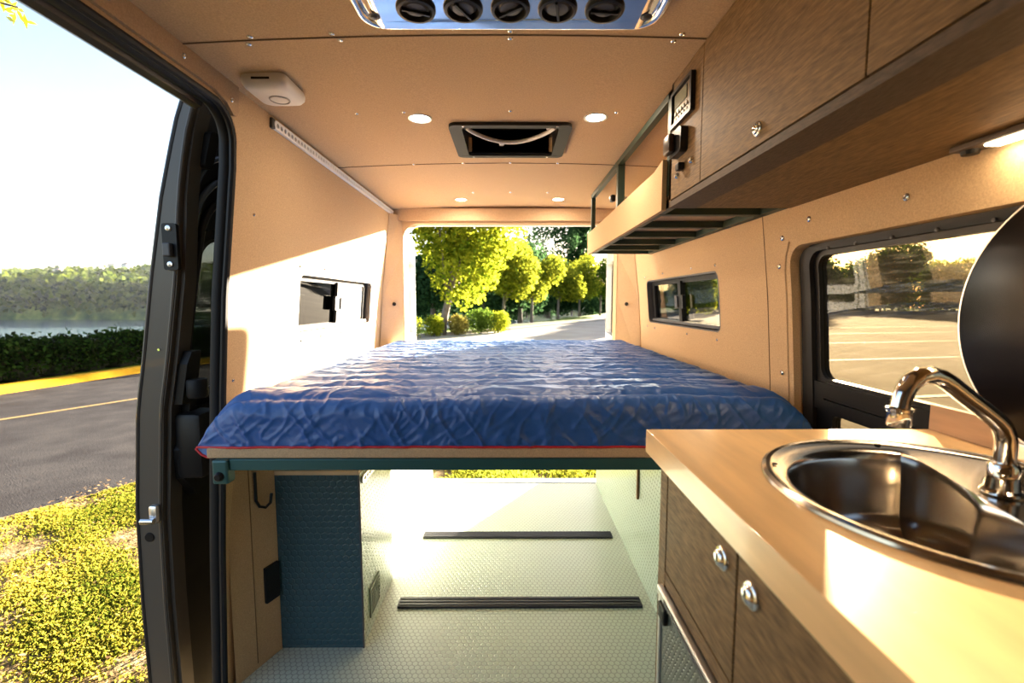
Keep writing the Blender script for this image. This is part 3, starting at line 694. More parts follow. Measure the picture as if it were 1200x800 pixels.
obj('lower_front_bar', B(UX, UX+.024, SY0, SY1, UZ+.001, UZ+.025), GREEN, sh)
rd = obj('hanging_rod', T([(.50, 2.35, 1.80), (.80, 2.35, 1.80)], .006, n=10), ALU, sh)
obj('rod_clamp', B(.505, .53, 2.335, 2.372, 1.78, 1.815, bev=.008), BLK, rd)

# led bar under the cabinet
led = empty('light_bar', (.80, .72, 1.55), 'slim lit light bar under the wall cabinet above the window', 'lamp')
obj('housing', B(.79, .83, .45, .845, UZ-.012, UZ-.001, bev=.003), BROWNF, led)
obj('diffuser', B(.797, .823, .46, .79, UZ-.0165, UZ-.012, bev=.002), emis('bar_glow', (1, .80, .50), 5), led)
obj('pivot', lathe(bmesh.new(), [(0, -.020), (.012, -.019), (.014, -.012), (0, -.012)], Matrix.Translation((.81, .825, UZ)), n=20), BLK, led)
al = bpy.data.lights.new('bar_light', 'AREA'); al.shape = 'RECTANGLE'; al.size = .025; al.size_y = .32; al.energy = .35; al.color = (1, .75, .45)
ao = bpy.data.objects.new('bar_light', al); C.objects.link(ao); ao.location = (.81, .62, UZ-.018); ao.parent = led; ao.matrix_parent_inverse = Matrix.Translation(-led.location)

# ------------------------------------------------------------------ ceiling things
def cz(x): return 1.92-.022*(x/.8)**2
def downlight(x, y, label):
    e = empty('ceiling_light', (x, y, cz(x)), label, 'lamp', 'round ceiling downlights')
    M = Matrix.Translation((x, y, cz(x)))
    obj('trim_ring', lathe(bmesh.new(), [(.031, -.0005), (.037, -.003), (.041, -.002), (.042, .002)], M, n=40), ALU, e, smooth=True)
    obj('lens', lathe(bmesh.new(), [(0, -.0015), (.032, -.0012)], M, n=40), LAMP, e)
    L = bpy.data.lights.new('glow', 'AREA'); L.shape = 'DISK'; L.size = .06; L.energy = 1.0; L.color = (1, .80, .58)
    lo = bpy.data.objects.new('glow', L); C.objects.link(lo); lo.location = (x, y, cz(x)-.006); lo.parent = e; lo.matrix_parent_inverse = Matrix.Translation(-e.location)
downlight(-.316, 1.655, 'glowing round downlight left of the roof hatch')
downlight(.297, 1.645, 'glowing round downlight right of the roof hatch')
downlight(-.31, 2.93, 'glowing round downlight near the rear doors on the left')
downlight(.30, 2.92, 'glowing round downlight near the rear doors on the right')

hv = empty('roof_hatch', (0, 1.87, 1.92), 'dark framed roof hatch with pale curved crank arm in the ceiling', 'roof vent')
obj('frame', P_(rrect(-.225, .225, 1.69, 2.06, .03), [rrect(-.178, .178, 1.72, 2.03, .012)], -.012, .0, cmap), mat('hatch_grey', (.016, .015, .014), .55, spec=.3), hv)
b = bmesh.new()
for a in ((-.185, -.178, 1.72, 2.03), (.178, .185, 1.72, 2.03), (-.18, .18, 1.718, 1.725), (-.18, .18, 2.02, 2.03)): box(b, *a, 1.912, 2.02)
obj('well', b, BLK, hv)
obj('dome', B(-.19, .19, 1.71, 2.04, 2.02, 2.03), mat('smoked_dome', (.03, .027, .022), .25), hv)
ac = [(-.165+.33*t, 1.742+.155*math.sin(math.pi*t)**.8, 1.918) for t in np.linspace(0, 1, 20)]
arm = obj('crank_arm', T(ac, .0075, n=10), WHT, hv, smooth=True)
obj('arm_pivot', B(.135, .172, 1.735, 1.775, 1.92, 1.936, bev=.004), WHT, arm)
obj('arm_knob', B(-.045, -.025, 1.893, 1.91, 1.908, 1.924, bev=.004), WHT, arm)
for x, y in ((-.17, 1.70), (.17, 1.70), (-.16, 2.048), (.16, 2.048)):
    obj('screw', lathe(bmesh.new(), [(0, -.003), (.004, -.002), (.005, 0)], Matrix.Translation((x, y, cz(x)-.012)), n=12), CHR, hv)

vp = empty('air_vent_panel', (0, .93, 1.9), 'polished metal ceiling panel holding five round black air vents', 'air vent')
oc = rrect(-.325, .325, .80, 1.092, .05)
bmv = bmesh.new(); plate(bmv, oc, [[(c+.036*math.cos(R(a)), 1.022+.036*math.sin(R(a))) for a in range(0, 360, 12)] for c in (-.2, -.1, 0, .1, .2)], 0, .003, lambda x, y, d: (x, y, cz(x)-.022+d - (.0 if abs(x) < .29 else -.012*min(1, (abs(x)-.29)/.03))), cutsa=[-.31, -.3, -.29, -.28, .28, .29, .3, .31])
obj('plate', bmv, mat('polished_plate', (.78, .77, .75), .10, 1.0), vp, smooth=True)
obj('plate_rim', T([(x, y, cz(x)-.012) for x, y in oc], .010, n=10, closed=True), CHR, vp, smooth=True)
for i, x in enumerate((-.2, -.1, 0, .1, .2)):
    M = Matrix.Translation((x, 1.022, cz(x)-.022))
    v = obj('vent', lathe(bmesh.new(), [(.030, .012), (.031, -.004), (.034, -.008), (.040, -.007), (.042, -.003), (.042, .001)], M, n=40), BLK, vp, smooth=True)
    obj('vent_cone', lathe(bmesh.new(), [(0, -.004), (.012, -.005), (.022, -.003), (.027, .003), (.030, .004)], M, n=32), DGREY, v, smooth=True)
    an = R((20, 60, -35, 80, 5)[i])
    bb = bmesh.new(); box(bb, -.029, .029, -.0025, .0025, -.010, -.003); bmesh.ops.transform(bb, matrix=M @ Matrix.Rotation(an, 4, 'Z'), verts=bb.verts)
    obj('louver', bb, BLK, v)
for x, y in ((-.295, 1.045), (.295, 1.045)):
    obj('screw', lathe(bmesh.new(), [(0, -.004), (.006, -.003), (.008, 0), (.013, .001)], Matrix.Translation((x, y, cz(x)-.024)), n=16), DGREY, vp, smooth=True)

# smoke alarm
sm = empty('smoke_alarm', (-.668, 1.34, 1.90), 'white rounded square smoke alarm on the ceiling above the side door', 'smoke alarm')
def sloop(h, r, z, bm_): return [bm_.verts.new((-.683+x*.76, 1.378+y*.86, z)) for x, y in rrect(-h, h, -h, h, r, 8)]
b = bmesh.new(); L_ = [sloop(.080, .02, 1.905, b), sloop(.084, .022, 1.892, b), sloop(.083, .024, 1.882, b), sloop(.076, .028, 1.872, b), sloop(.062, .030, 1.866, b), sloop(.03, .02, 1.864, b)]
for A, D in zip(L_, L_[1:]):
    for k in range(len(A)): b.faces.new((A[k], A[(k+1) % len(A)], D[(k+1) % len(A)], D[k]))
b.faces.new(L_[-1])
obj('cover', b, WHT, sm, smooth=True)
M = Matrix.Translation((-.672, 1.385, 1.8635))
obj('button_ring', lathe(bmesh.new(), [(.024, .002), (.0255, -.0015), (.0275, -.0015), (.029, .002)], M, n=32), mat('grey_ring', (.35, .33, .31), .5), sm, smooth=True)
obj('test_button', lathe(bmesh.new(), [(0, -.002), (.022, -.001), (.024, .002)], M, n=32), WHT, sm, smooth=True)
obj('sounder_slot', B(-.71, -.66, 1.3055, 1.3085, 1.886, 1.892), GAP, sm)

# airline rail along the top of the left wall
rl = empty('tie_rail', (-.8, 2.4, 1.87), 'white perforated tie rail along the top of the left wall', 'rail')
RY0, RY1 = 1.585, 3.15
obj('rail', P_(rrect(RY0, RY1, 1.858, 1.886, .013), [[(y+.0078*math.cos(R(a)), 1.872+.0078*math.sin(R(a))) for a in range(0, 360, 45)] for y in np.arange(RY0+.02, RY1-.01, .0255)], -.012, -.001, wmap(-1)), WRAIL, rl)
obj('rail_backing', P_(rrect(RY0+.004, RY1-.004, 1.862, 1.882, .008), [], -.003, -.0005, wmap(-1)), DGREY, rl)
obj('end_cap', B(-.815, -.79, RY0-.012, RY0+.008, 1.856, 1.890, bev=.004), DGREY, rl)

# screws in the lining (parts of ceiling and walls)
def screw(pos, rot, parent, r=.0065):
    obj('screw', lathe(bmesh.new(), [(0, .0015), (r*.45, .0015), (r*.6, .003), (r, .0018), (r*1.15, 0)], Matrix.Translation(pos) @ rot, n=14), CHR, parent, smooth=True)
DN = Matrix.Rotation(R(180), 4, 'X')
for x, y in ((-.62, 1.145), (-.64, 1.175), (-.27+.0-.155, 1.145), (-.415, 1.172), (0, 1.143), (0, 1.174), (.41, 1.144), (.40, 1.174), (-.36, 1.60), (0, 1.60), (.36, 1.60), (-.52, 1.60),
             (-.45, 2.178), (-.22, 2.178), (0, 2.178), (.22, 2.178), (-.22, 2.75), (0, 2.75), (.22, 2.75)):
    screw((x, y, cz(x)), DN, ceil)
RL = Matrix.Rotation(R(90), 4, 'Y'); RR = Matrix.Rotation(R(-90), 4, 'Y')
for y, z in ((1.86, 1.42), (2.1, 1.425), (2.4, 1.425), (2.7, 1.425), (1.9, 1.115), (2.1, 1.12), (2.35, 1.12), (2.6, 1.12), (1.435, 1.03), (1.51, 1.56)):
    screw(wq(-1, y, z, -.001), RL, wall_l, .005)
for y, z in ((1.90, 1.43), (2.15, 1.435), (2.55, 1.435), (2.88, 1.43), (1.92, 1.118), (2.25, 1.12), (2.75, 1.12), (2.9, 1.125)):
    screw(wq(1, y, z, -.001), RR, wall_r, .005)
for y, z in ((1.455, 1.39), (1.43, 1.475), (1.30, 1.51), (1.46, 1.05), (.985, 1.50)):
    screw(wq(1, y, z, -.001), RR, wall_r, .0075)
for y, z in ((.95, 1.875), (1.16, 1.872), (1.35, 1.85)):
    screw(wq(-1, y, z, -.011), RL, wall_l, .006)

# ------------------------------------------------------------------ outside: ground
GZ = -.65
def noisy(name, cols, scale, rough=.9, bump=.3, bs=60, det=8):
    m, n, l, p = nt(name); p.inputs['Roughness'].default_value = rough; p.inputs['Specular IOR Level'].default_value = .05
    tc = n.new('ShaderNodeTexCoord'); nz = n.new('ShaderNodeTexNoise'); nz.inputs['Scale'].default_value = scale; nz.inputs['Detail'].default_value = det
    l.new(tc.outputs['Object'], nz.inputs['Vector'])
    cr = n.new('ShaderNodeValToRGB'); el = cr.color_ramp.elements
    for i, c in enumerate(cols):
        pos = .3+.4*i/(len(cols)-1)
        e = el[i] if i < 2 else el.new(pos)
        e.position = pos; e.color = (*c, 1)
    l.new(nz.outputs[0], cr.inputs[0]); l.new(cr.outputs[0], p.inputs['Base Color'])
    n2 = n.new('ShaderNodeTexNoise'); n2.inputs['Scale'].default_value = bs; n2.inputs['Detail'].default_value = 6; l.new(tc.outputs['Object'], n2.inputs['Vector'])
    bp = n.new('ShaderNodeBump'); bp.inputs['Strength'].default_value = bump; bp.inputs['Distance'].default_value = .02
    l.new(n2.outputs[0], bp.inputs['Height']); l.new(bp.outputs[0], p.inputs['Normal'])
    return m
ASPH = noisy('asphalt', [(.022, .020, .021), (.030, .028, .029), (.040, .037, .037)], 2.2, .85, .4, 90)
APR = noisy('pale_road', [(.34, .30, .26), (.42, .38, .33)], .5, 1.0, .1)
LOT = noisy('worn_lot', [(.12, .10, .07), (.16, .13, .09), (.21, .175, .13)], .35, 1.0, .2, 40)
SOIL = noisy('leafy_soil', [(.07, .05, .02), (.16, .11, .05), (.32, .23, .12)], 9, .95, .6, 50)
TURF = noisy('turf', [(.13, .13, .03), (.09, .16, .02), (.18, .24, .03)], 3.0, .95, .8, 60)
BANK = noisy('bank', [(.05, .08, .03), (.12, .14, .05)], .8)
YEL = noisy('yellow_kerb_paint', [(.33, .18, .01), (.43, .24, .012)], 3, .7, .2)
LINE = noisy('faded_road_line', [(.14, .10, .05), (.26, .19, .09)], 20, .8, .1)
WATER = mat('river_water', (.05, .08, .09), .18, bump=.25, bscale=.6, stretch=(.4, 2, 1))
def flat_poly(name, pts, z, m_, **k):
    b = bmesh.new()
    tri = tessellate_polygon([[Vector((x, y, 0)) for x, y in pts]]); vs = [b.verts.new((x, y, z)) for x, y in pts]
    for t in tri: b.faces.new([vs[i] for i in t])
    b.normal_update()
    for f in b.faces:
        if f.normal.z < 0: f.normal_flip()
    me = bpy.data.meshes.new(name); b.to_mesh(me); b.free()
    return obj(name, me, m_, kind='structure', **k)
outer = [(-10.7, -25), (-10.66, 0), (-10.63, 9.3), (-9.99, 12.2), (-8.2, 18), (-5.1, 24.3), (0, 30.3), (5.5, 39), (11.3, 49), (22, 68), (40, 90)]
inner = [(-4.9, -25), (-4.8, 0), (-4.55, 3.9), (-3.97, 4.7), (-2.9, 7), (-1.6, 10), (-.3, 12.5), (1.0, 13.5)]
bank = [(-14.5, -25), (-14.2, 8), (-13.4, 14), (-10.8, 22), (-7.5, 28.5), (-1.5, 36), (4, 46), (14, 70), (26, 100), (40, 130)]
flat_poly('ground_verge', [(-14.5, -25)] + bank[1:] + [(200, 130), (200, 90)] + outer[::-1], GZ+.02, TURF)
flat_poly('road', outer + [(200, 90), (200, 88), (24, 60), (1.0, 13.5)] + inner[::-1][1:], GZ, ASPH)
flat_poly('ground_lawn', inner + [(1.05, 13.5), (1.05, 2.9), (-1.0, 1.5), (-1.0, -25)], GZ+.012, SOIL)
flat_poly('parking_lot', [(-1.0, -25), (-1.0, 1.5), (1.05, 2.9), (1.05, 13.5), (24, 60), (200, 88), (200, -25)], GZ+.004, LOT)
# light strip of road behind the bed (apron), grazing sun sheen put into its colour
flat_poly('road_apron', [(-8.0, 18.0), (-5.1, 24.2), (0, 30.2), (11.3, 48.9), (22, 67.9), (24, 60), (1.0, 13.5), (-1.6, 10.2)], GZ+.006, APR)
bY = bmesh.new(); bG = bmesh.new()
for k in range(len(outer)-1):
    b = bY if k < 4 else bG
    (xa, ya), (xb, yb) = outer[k], outer[k+1]
    d = Vector((xb-xa, yb-ya, 0)).normalized(); nrm = Vector((-d.y, d.x, 0))*.28
    A = Vector((xa, ya, GZ)); Bq = Vector((xb, yb, GZ))
    q = [A, Bq, Bq+nrm, A+nrm]; up = Vector((0, 0, .17))
    lo_ = [b.verts.new(v) for v in q]; hi = [b.verts.new(v+up) for v in q]
    b.faces.new(hi)
    for i in range(4): b.faces.new((lo_[i], lo_[(i+1) % 4], hi[(i+1) % 4], hi[i]))
kerb = obj('kerb', bY, YEL, kind='structure', label='yellow painted kerb along the road')
obj('kerb_concrete', bG, APR, kind='structure')
b = bmesh.new()
lane = [(-9.9, 3.0), (-8.34, 7.3), (-7.41, 8.95), (-6.0, 12.5)]
for (xa, ya), (xb, yb) in zip(lane, lane[1:]):
    d = Vector((xb-xa, yb-ya, 0)).normalized(); nrm = Vector((-d.y, d.x, 0))*.06
    A = Vector((xa, ya, GZ+.008)); Bq = Vector((xb, yb, GZ+.008)); b.faces.new([b.verts.new(v) for v in (A-nrm, Bq-nrm, Bq+nrm, A+nrm)])
obj('road_line', b, LINE, kind='structure')
b = bmesh.new()
for k in range(5):
    y = 9+k*5.5; a = [(8+k*1.0, y), (60, y+9)]
    A = Vector((a[0][0], a[0][1], GZ+.012)); Bq = Vector((a[1][0], a[1][1], GZ+.012)); nrm = Vector((0, .09, 0)); b.faces.new([b.verts.new(v) for v in (A-nrm, Bq-nrm, Bq+nrm, A+nrm)])
obj('parking_lines', b, mat('faded_white_paint', (.55, .5, .42), .8), kind='structure')
flat_poly('footpath', [(-3, 37), (2, 41), (9, 50), (17, 64), (18, 62.5), (10, 48.5), (3, 39.5), (-2, 36.2)], GZ+.03, ASPH)
flat_poly('kerb_far', [(40, 78.6), (120, 79.5), (120, 81), (40, 80)], GZ+.16, BANK)
flat_poly('sand_strip', [(30, 84), (140, 84), (160, 100), (30, 100)], GZ+.05, LOT)
# bank down to the river, river
b = bmesh.new(); up_ = [b.verts.new((x, y, GZ+.02)) for x, y in bank]
dn_ = [b.verts.new((x-16, y+9, -15.2)) for x, y in bank]
for i in range(len(bank)-1): b.faces.new((up_[i], up_[i+1], dn_[i+1], dn_[i]))
obj('river_bank', b, BANK, kind='structure')
flat_poly('river', [(-900, -100), (-900, 460), (500, 460), (500, 20), (30, 60), (-20, 0), (-20, -100)], -15, WATER)
# far hillside
HN, HM = 420, 110; V = []
for j in range(HM+1):
    for i in range(HN+1):
        t = j/HM; x = -900+1250*i/HN; y = 405+t*t*420+t*60
        prof = 66*(t**.9) if t < .8 else 66*(.8**.9)
        env = min(1, max(0.05, (60-x)/260)) if x > -200 else 1
        z = -15 + (prof*(.85+.18*math.sin(x*.011)+.1*math.sin(x*.031+2)))*env + 9*min(1, t*16)*(.8+.3*math.sin(x*.02))
        q = Vector((x*.06, y*.06, 0)); z += 11*abs(noise.noise(q*.6))*min(1, t*12) + 3.0*abs(noise.noise(q*2.7))*min(1, t*12)
        if .09 < t < .2: z -= 3.5
        V.append((x, y, z))
idx = np.arange((HN+1)*(HM+1)).reshape(HM+1, HN+1)
F = np.stack([idx[:-1, :-1], idx[:-1, 1:], idx[1:, 1:], idx[1:, :-1]], -1).reshape(-1, 4)
HILL = noisy('wooded_hill', [(.02, .05, .015), (.08, .12, .03), (.20, .22, .06)], .09, .95, .6, .3)
obj('hillside', npmesh('hill', V, F), HILL, kind='structure', smooth='all')
HV_ = np.array(V)
def hill_z(x, y):
    k = np.argmin((HV_[:, 0]-x)**2+(HV_[:, 1]-y)**2); return HV_[k, 2]
kk_ = rng.choice(len(HV_), 60000, p=None); wv_ = HV_[kk_]
wp = wv_+np.stack([rng.normal(size=60000)*3, rng.normal(size=60000)*4, 1+rng.random(60000)*3.0+6*np.abs(np.sin(wv_[:, 0]*.13)*np.cos(wv_[:, 1]*.11))], 1)
t_ = (wv_[:, 1]-405)/480; shore = t_ < .09; wp[shore, 2] += rng.random(shore.sum())*9
WV, WF, WT = leaves(wp, 5.0, asp=.9)
WOODS_ = (WV, WF, WT)
# small houses on the ridge
def house_mesh(w_, d_, h_):
    b = bmesh.new(); box(b, -w_/2, w_/2, -d_/2, d_/2, -3, h_, mi=0)
    r = [b.verts.new(q) for q in ((-w_/2-.5, -d_/2-.5, h_), (w_/2+.5, -d_/2-.5, h_), (w_/2+.5, d_/2+.5, h_), (-w_/2-.5, d_/2+.5, h_), (-w_/2, 0, h_+3), (w_/2, 0, h_+3))]
    for f in ((0, 1, 5, 4), (2, 3, 4, 5), (1, 2, 5), (3, 0, 4)):
        q = b.faces.new([r[i] for i in f]); q.material_index = 1
    return b
HW = mat('house_wall', (.75, .72, .68), .8); HR = mat('house_roof', (.38, .30, .27), .8)
h0 = obj('house', house_mesh(13, 9, 6), [HW, HR], label='tiny pale house on the far wooded hillside', cat='house', group='houses on the far hillside')
rr = random.Random(4); first = True
for k in range(34):
    x = -660+k*19+rr.uniform(-3, 3); y = rr.choice([700, 745, 770]) if k % 4 else 520
    o = h0 if first else h0.copy()
    if not first: C.objects.link(o)
    first = False
    o.location = (x, y, hill_z(x, y)+9); o.rotation_euler = (0, 0, rr.uniform(-.5, .5)); o.scale = (rr.uniform(.6, .95),)*3

# ------------------------------------------------------------------ vegetation
LY = leafmat('yellow_green_leaf', (.09, .15, .01), (.42, .43, .03), .55)
LG = leafmat('mid_green_leaf', (.04, .08, .012), (.14, .21, .03), .5)
LD = leafmat('dark_green_leaf', (.018, .045, .018), (.06, .12, .045), .45)
LH = leafmat('hedge_leaf', (.015, .015, .007), (.035, .07, .012), .35)
LO = leafmat('golden_leaf', (.07, .11, .012), (.36, .36, .03), .55)
obj('hillside_woods', npmesh('woods', *WOODS_), leafmat('woods_leaf', (.006, .020, .006), (.11, .14, .022), .3), label='hazy green woods covering the far hillside above the river', cat='woods', kind='stuff')
BARK = mat('bark', (.14, .11, .09), .9, var=.3, vscale=12, bump=.6, bscale=40, stretch=(1, 1, .3))
def crown(name, blobs, n_, size, m_, parent=None, shell=.45, **k):
    V, F, t = leaves(blob_pts(blobs, n_, shell), size); return obj(name, npmesh(name, V, F, t), m_, parent, **k)
def tree(name, label, x, y, h, cw, trunk_h, lean, m_, n_, size, group=None, nb=9, seed=1, base=GZ, tr=.16, ch=None):
    e = empty(name, (x, y, base), label, 'tree', group)
    r_ = random.Random(seed); ch = ch or (h-trunk_h)
    bl = []; zc = trunk_h+ch/2
    for k in range(nb):
        a = r_.uniform(0, 6.28); rr_ = r_.uniform(.1, .62)*cw; zz = zc+r_.uniform(-.33, .36)*ch
        s_ = r_.uniform(.32, .5)*cw; bl.append((x+lean+rr_*math.cos(a), y+rr_*math.sin(a), base+zz, s_, s_, s_*min(1.0, .7*ch/cw)))
    bl.append((x+lean, y, base+zc, cw*.62, cw*.62, ch*.45))
    crown('crown', bl, n_, size, m_, e)
    b = bmesh.new(); top = Vector((x+lean*.5, y, base+trunk_h+ch*.35))
    tube(b, [Vector((x, y, base-.2)), Vector((x+lean*.1, y, base+trunk_h*.5)), Vector((x+lean*.25, y, base+trunk_h)), top], [tr*1.25, tr, tr*.85, tr*.35], n=10)
    for q in bl[:7]:
        c = Vector(q[:3]); st_ = Vector((x+lean*.2, y, base+trunk_h*r_.uniform(.85, 1.1)))
        tube(b, [st_, (st_+c)/2+Vector((0, 0, .15*ch*.3)), c], [tr*.4, tr*.25, tr*.08], n=6)
    obj('trunk', b, BARK, e, smooth='all')
    return e
tree('maple_tree', 'large bright yellow green tree seen through the rear doors behind the shrubs', -3.95, 26, 10.5, 4.3, 2.0, 1.7, LY, 24000, .25, nb=18, seed=3, tr=.22)
row = [(1.9, 41, 6.0, 2.7, .2, 11), (5.3, 51, 7.0, 3.0, .3, 12), (8.6, 57, 7.2, 3.0, .1, 13), (12.2, 62, 7.8, 3.2, .2, 14), (-.6, 36, 6.6, 2.9, .4, 15), (16.5, 66, 8, 3.4, 0, 19)]
names = ['golden green street tree, nearest on the far road edge after the big bright tree', 'golden green street tree, second along the far road edge', 'golden green street tree, third along the far road edge',
         'golden green street tree, fourth along the far road edge', 'golden green street tree half hidden behind the big bright tree', 'golden green street tree at the far right end of the row by the rear door']
for (x, y, h, cw, ln, sd_), nm in zip(row, names):
    tree('street_tree', nm, x, y, h, cw, 2.0, ln, LO if sd_ != 14 else LG, 6500, .26, 'street trees along the far road', nb=11, seed=sd_, tr=.13)
dk = [(6.0, 78, 24, 6.5, 0, 21, 'tall dark willow behind the street trees, left of the white sky gap'), (12.5, 82, 19, 3.6, 0, 22, 'tall slim dark tree at the right of the rear door view'),
      (-8.5, 50, 8.5, 5.2, 0, 23, 'dark green tree low behind the shrubs at the left of the rear door view'), (-3.0, 52, 10, 5.0, 0, 24, 'dark green tree behind the trunk of the big bright tree'), (1.2, 56, 10, 4.6, 0, 25, 'dark green tree just right of the big bright tree'),
      (6, 72, 9, 4.6, 0, 26, 'dark green tree behind the second street tree')]
for x, y, h, cw, ln, sd_, nm in dk:
    tree('dark_tree', nm, x, y, h, cw, 1.5 if h < 12 else 3, ln, LD, 13000 if h > 12 else 9000, .42, nb=14, seed=sd_, tr=.28, ch=None, base=GZ-.5)
for i_, (x, y, h, cw, nm) in enumerate([(-11.5, 62, 5, 5, 'low dark thicket at the left edge of the rear view'), (-4.5, 66, 5, 5, 'low dark thicket behind the big tree trunk'), (2.5, 70, 5.5, 4.5, 'low dark thicket behind the nearest golden tree'),
      (10.5, 78, 6, 4.5, 'low dark thicket behind the middle golden trees'), (19.5, 86, 6.5, 5, 'low dark thicket at the right of the rear view')]):
    e = empty('thicket', (x, y, GZ-.5), nm, 'bushes', 'thickets beyond the street trees')
    crown('leaves', [(x+random.uniform(-1, 1)*cw*.7, y+random.uniform(-1, 1), GZ-.5+h*random.uniform(.3, .6), cw*.5, cw*.4, h*.42) for _ in range(9)], 7000, .4, LD, e)
    obj('stems', T([(x, y, GZ-.6), (x, y, GZ+h*.5)], .15, n=6), BARK, e)
# shrubs
def shrub(label, x, y, rx, rz, m_, n_, seed):
    r_ = random.Random(seed); bl = [(x+r_.uniform(-.4, .4)*rx, y+r_.uniform(-.3, .3)*rx, GZ+rz*r_.uniform(.45, .6), rx*r_.uniform(.5, .8), rx*.7, rz*.5) for _ in range(7)]
    e = empty('shrub', (x, y, GZ), label, 'shrub', 'shrubs beside the road')
    crown('leaves', bl, n_, .12, m_, e)
    obj('stems', T([(x, y, GZ), (x, y, GZ+rz*.5)], .05, n=6), BARK, e)
shrub('round yellow green shrub at the far left of the rear door view', -5.35, 24.0, 1.0, 1.15, LY, 2600, 1)
shrub('green shrub just left of the big tree trunk', -4.2, 25.0, .62, 1.15, LY, 1800, 2)
shrub('small olive brown shrub just right of the big tree trunk', -2.95, 26.0, .72, 1.1, leafmat('olive_leaf', (.16, .13, .03), (.42, .36, .08), .4), 2000, 3)
shrub('wide dark green shrub right of the small olive one', -1.75, 27.6, 1.0, 1.45, LG, 2800, 4)
shrub('yellow tipped shrub at the right end of the shrub row', -.75, 28.2, .85, 1.3, LY, 2200, 5)
# hedge on the far side of the road
pts = []
hp = [(-12.3, 5), (-12.25, 9), (-11.75, 13), (-10.5, 17.5), (-8.8, 21.5)]
NH = 34000
seg = rng.random(NH)*(len(hp)-1); k = seg.astype(int); f = seg-k; hpa = np.array(hp)
c = hpa[k]*(1-f)[:, None]+hpa[k+1]*f[:, None]
hgt = .84+.05*np.sin(c[:, 1]*1.9)+.05*np.sin(c[:, 1]*4.7+1)+.04*np.sin(c[:, 1]*11)
u = rng.random(NH)*math.pi; wv = np.cos(u)*.72; zv = np.sin(u)**.5*hgt
rad = .80+.2*rng.random(NH)+.06*rng.standard_exponential(NH)
hpts = np.stack([c[:, 0]+wv*rad, c[:, 1]+rng.normal(size=NH)*.05, GZ+.1+zv*rad], 1)
hd_ = empty('hedge', (-12, 12, GZ), 'long dark green hedge behind the yellow kerb across the road', 'hedge')
V, F, t = leaves(hpts, .115); obj('leaves', npmesh('hedge_leaves', V, F, t), LH, hd_)
b = bmesh.new()
for (xa, ya), (xb, yb) in zip(hp, hp[1:]):
    for s in range(5):
        t0 = (s+.5)/5; q = (xa+(xb-xa)*t0, ya+(yb-ya)*t0); bb = bmesh.new(); bmesh.ops.create_icosphere(bb, subdivisions=2, radius=1)
        bmesh.ops.transform(bb, matrix=Matrix.Translation((q[0], q[1], GZ+.45)) @ Matrix.Diagonal((.55, .75, .5, 1)), verts=bb.verts); join(b, bb)
obj('branches', b, mat('twigs', (.03, .028, .015), .95), hd_)
# trees seen through the right hand windows
RT = [(62, 95, 14, 8, 31, LG, 'big round green tree across the lot, tallest in the side window'), (78, 96, 13.5, 9, 32, LG, 'wide green tree beside the tallest one across the lot'), (52, 90, 8, 4.5, 33, LY, 'low yellow green tree at the left edge of the side window view'),
      (94, 98, 10, 8, 34, LY, 'yellow green tree at the right of the side window view'), (108, 100, 10.5, 8, 35, LG, 'green tree farthest right beyond the lot'), (70, 110, 12, 9, 36, LD, 'dark tree behind the wide green tree across the lot'),
      (24, 62, 8, 3.8, 37, LY, 'yellow green tree seen through the small right window'), (20, 50, 7.5, 3.0, 38, LY, 'leafy tree at the left of the small right window'), (30, 72, 10, 5, 39, LG, 'green tree behind the yellow one in the small right window'), (37, 84, 9, 5, 40, LD, 'dark green tree between the two right windows')]
for x, y, h, cw, sd_, m_, nm in RT:
    tree('lot_tree', nm, x, y, h, cw, h*.06, 0, m_, 13000, h*.05, 'trees beyond the parking lot', nb=16, seed=sd_, tr=.2)
for i_, (x, y, h, cw, nm) in enumerate([(66, 91, 6.0, 7, 'low green thicket under the tallest tree across the lot'), (84, 92, 6.0, 8, 'low green thicket at the right of the side window view'), (48, 86, 5.0, 5, 'low green thicket at the left edge of the side window view'), (100, 92, 6, 8, 'low green thicket farthest right beyond the lot')]):
    e = empty('thicket', (x, y, GZ), nm, 'bushes', 'thickets beyond the parking lot')
    crown('leaves', [(x+random.uniform(-1, 1)*cw*.8, y+random.uniform(-1, 1), GZ+h*random.uniform(.3, .55), cw*.5, cw*.35, h*.45) for _ in range(9)], 7000, .5, LG, e)
    obj('stems', T([(x, y, GZ-.1), (x, y, GZ+h*.5)], .15, n=6), BARK, e)
tree('young_tree', 'small young tree standing on the far kerb of the parking lot', 64.5, 79.3, 2.9, 1.3, .7, 0, LG, 900, .22, nb=5, seed=50, tr=.06, base=GZ+.15)

# overhanging branch at the top left
br_ = empty('tree_branch', (-3.4, 1.6, GZ), 'leafy yellow green branch hanging into the top left corner', 'tree')
bp_ = [(-5.4, 1.9, GZ), (-5.4, 1.95, 1.9), (-4.7, 2.2, 3.0), (-3.6, 2.5, 3.10), (-2.95, 2.6, 2.93), (-2.64, 2.6, 2.85)]
obj('stem', T(bp_, [.09, .07, .035, .014, .008, .004], n=8), BARK, br_, smooth='all')
b = bmesh.new(); rb_ = random.Random(9)
def leaf(bm, p0, d, L, W):
    d = d.normalized(); sd2 = d.cross(Vector((rb_.uniform(-.3, .3), -1, rb_.uniform(-.3, .3)))).normalized()
    m1 = p0+d*L*.45; vs = [bm.verts.new(q) for q in (p0, m1-sd2*W*.5, p0+d*L*.8-sd2*W*.2, p0+d*L, p0+d*L*.8+sd2*W*.2, m1+sd2*W*.5)]
    bm.faces.new(vs)
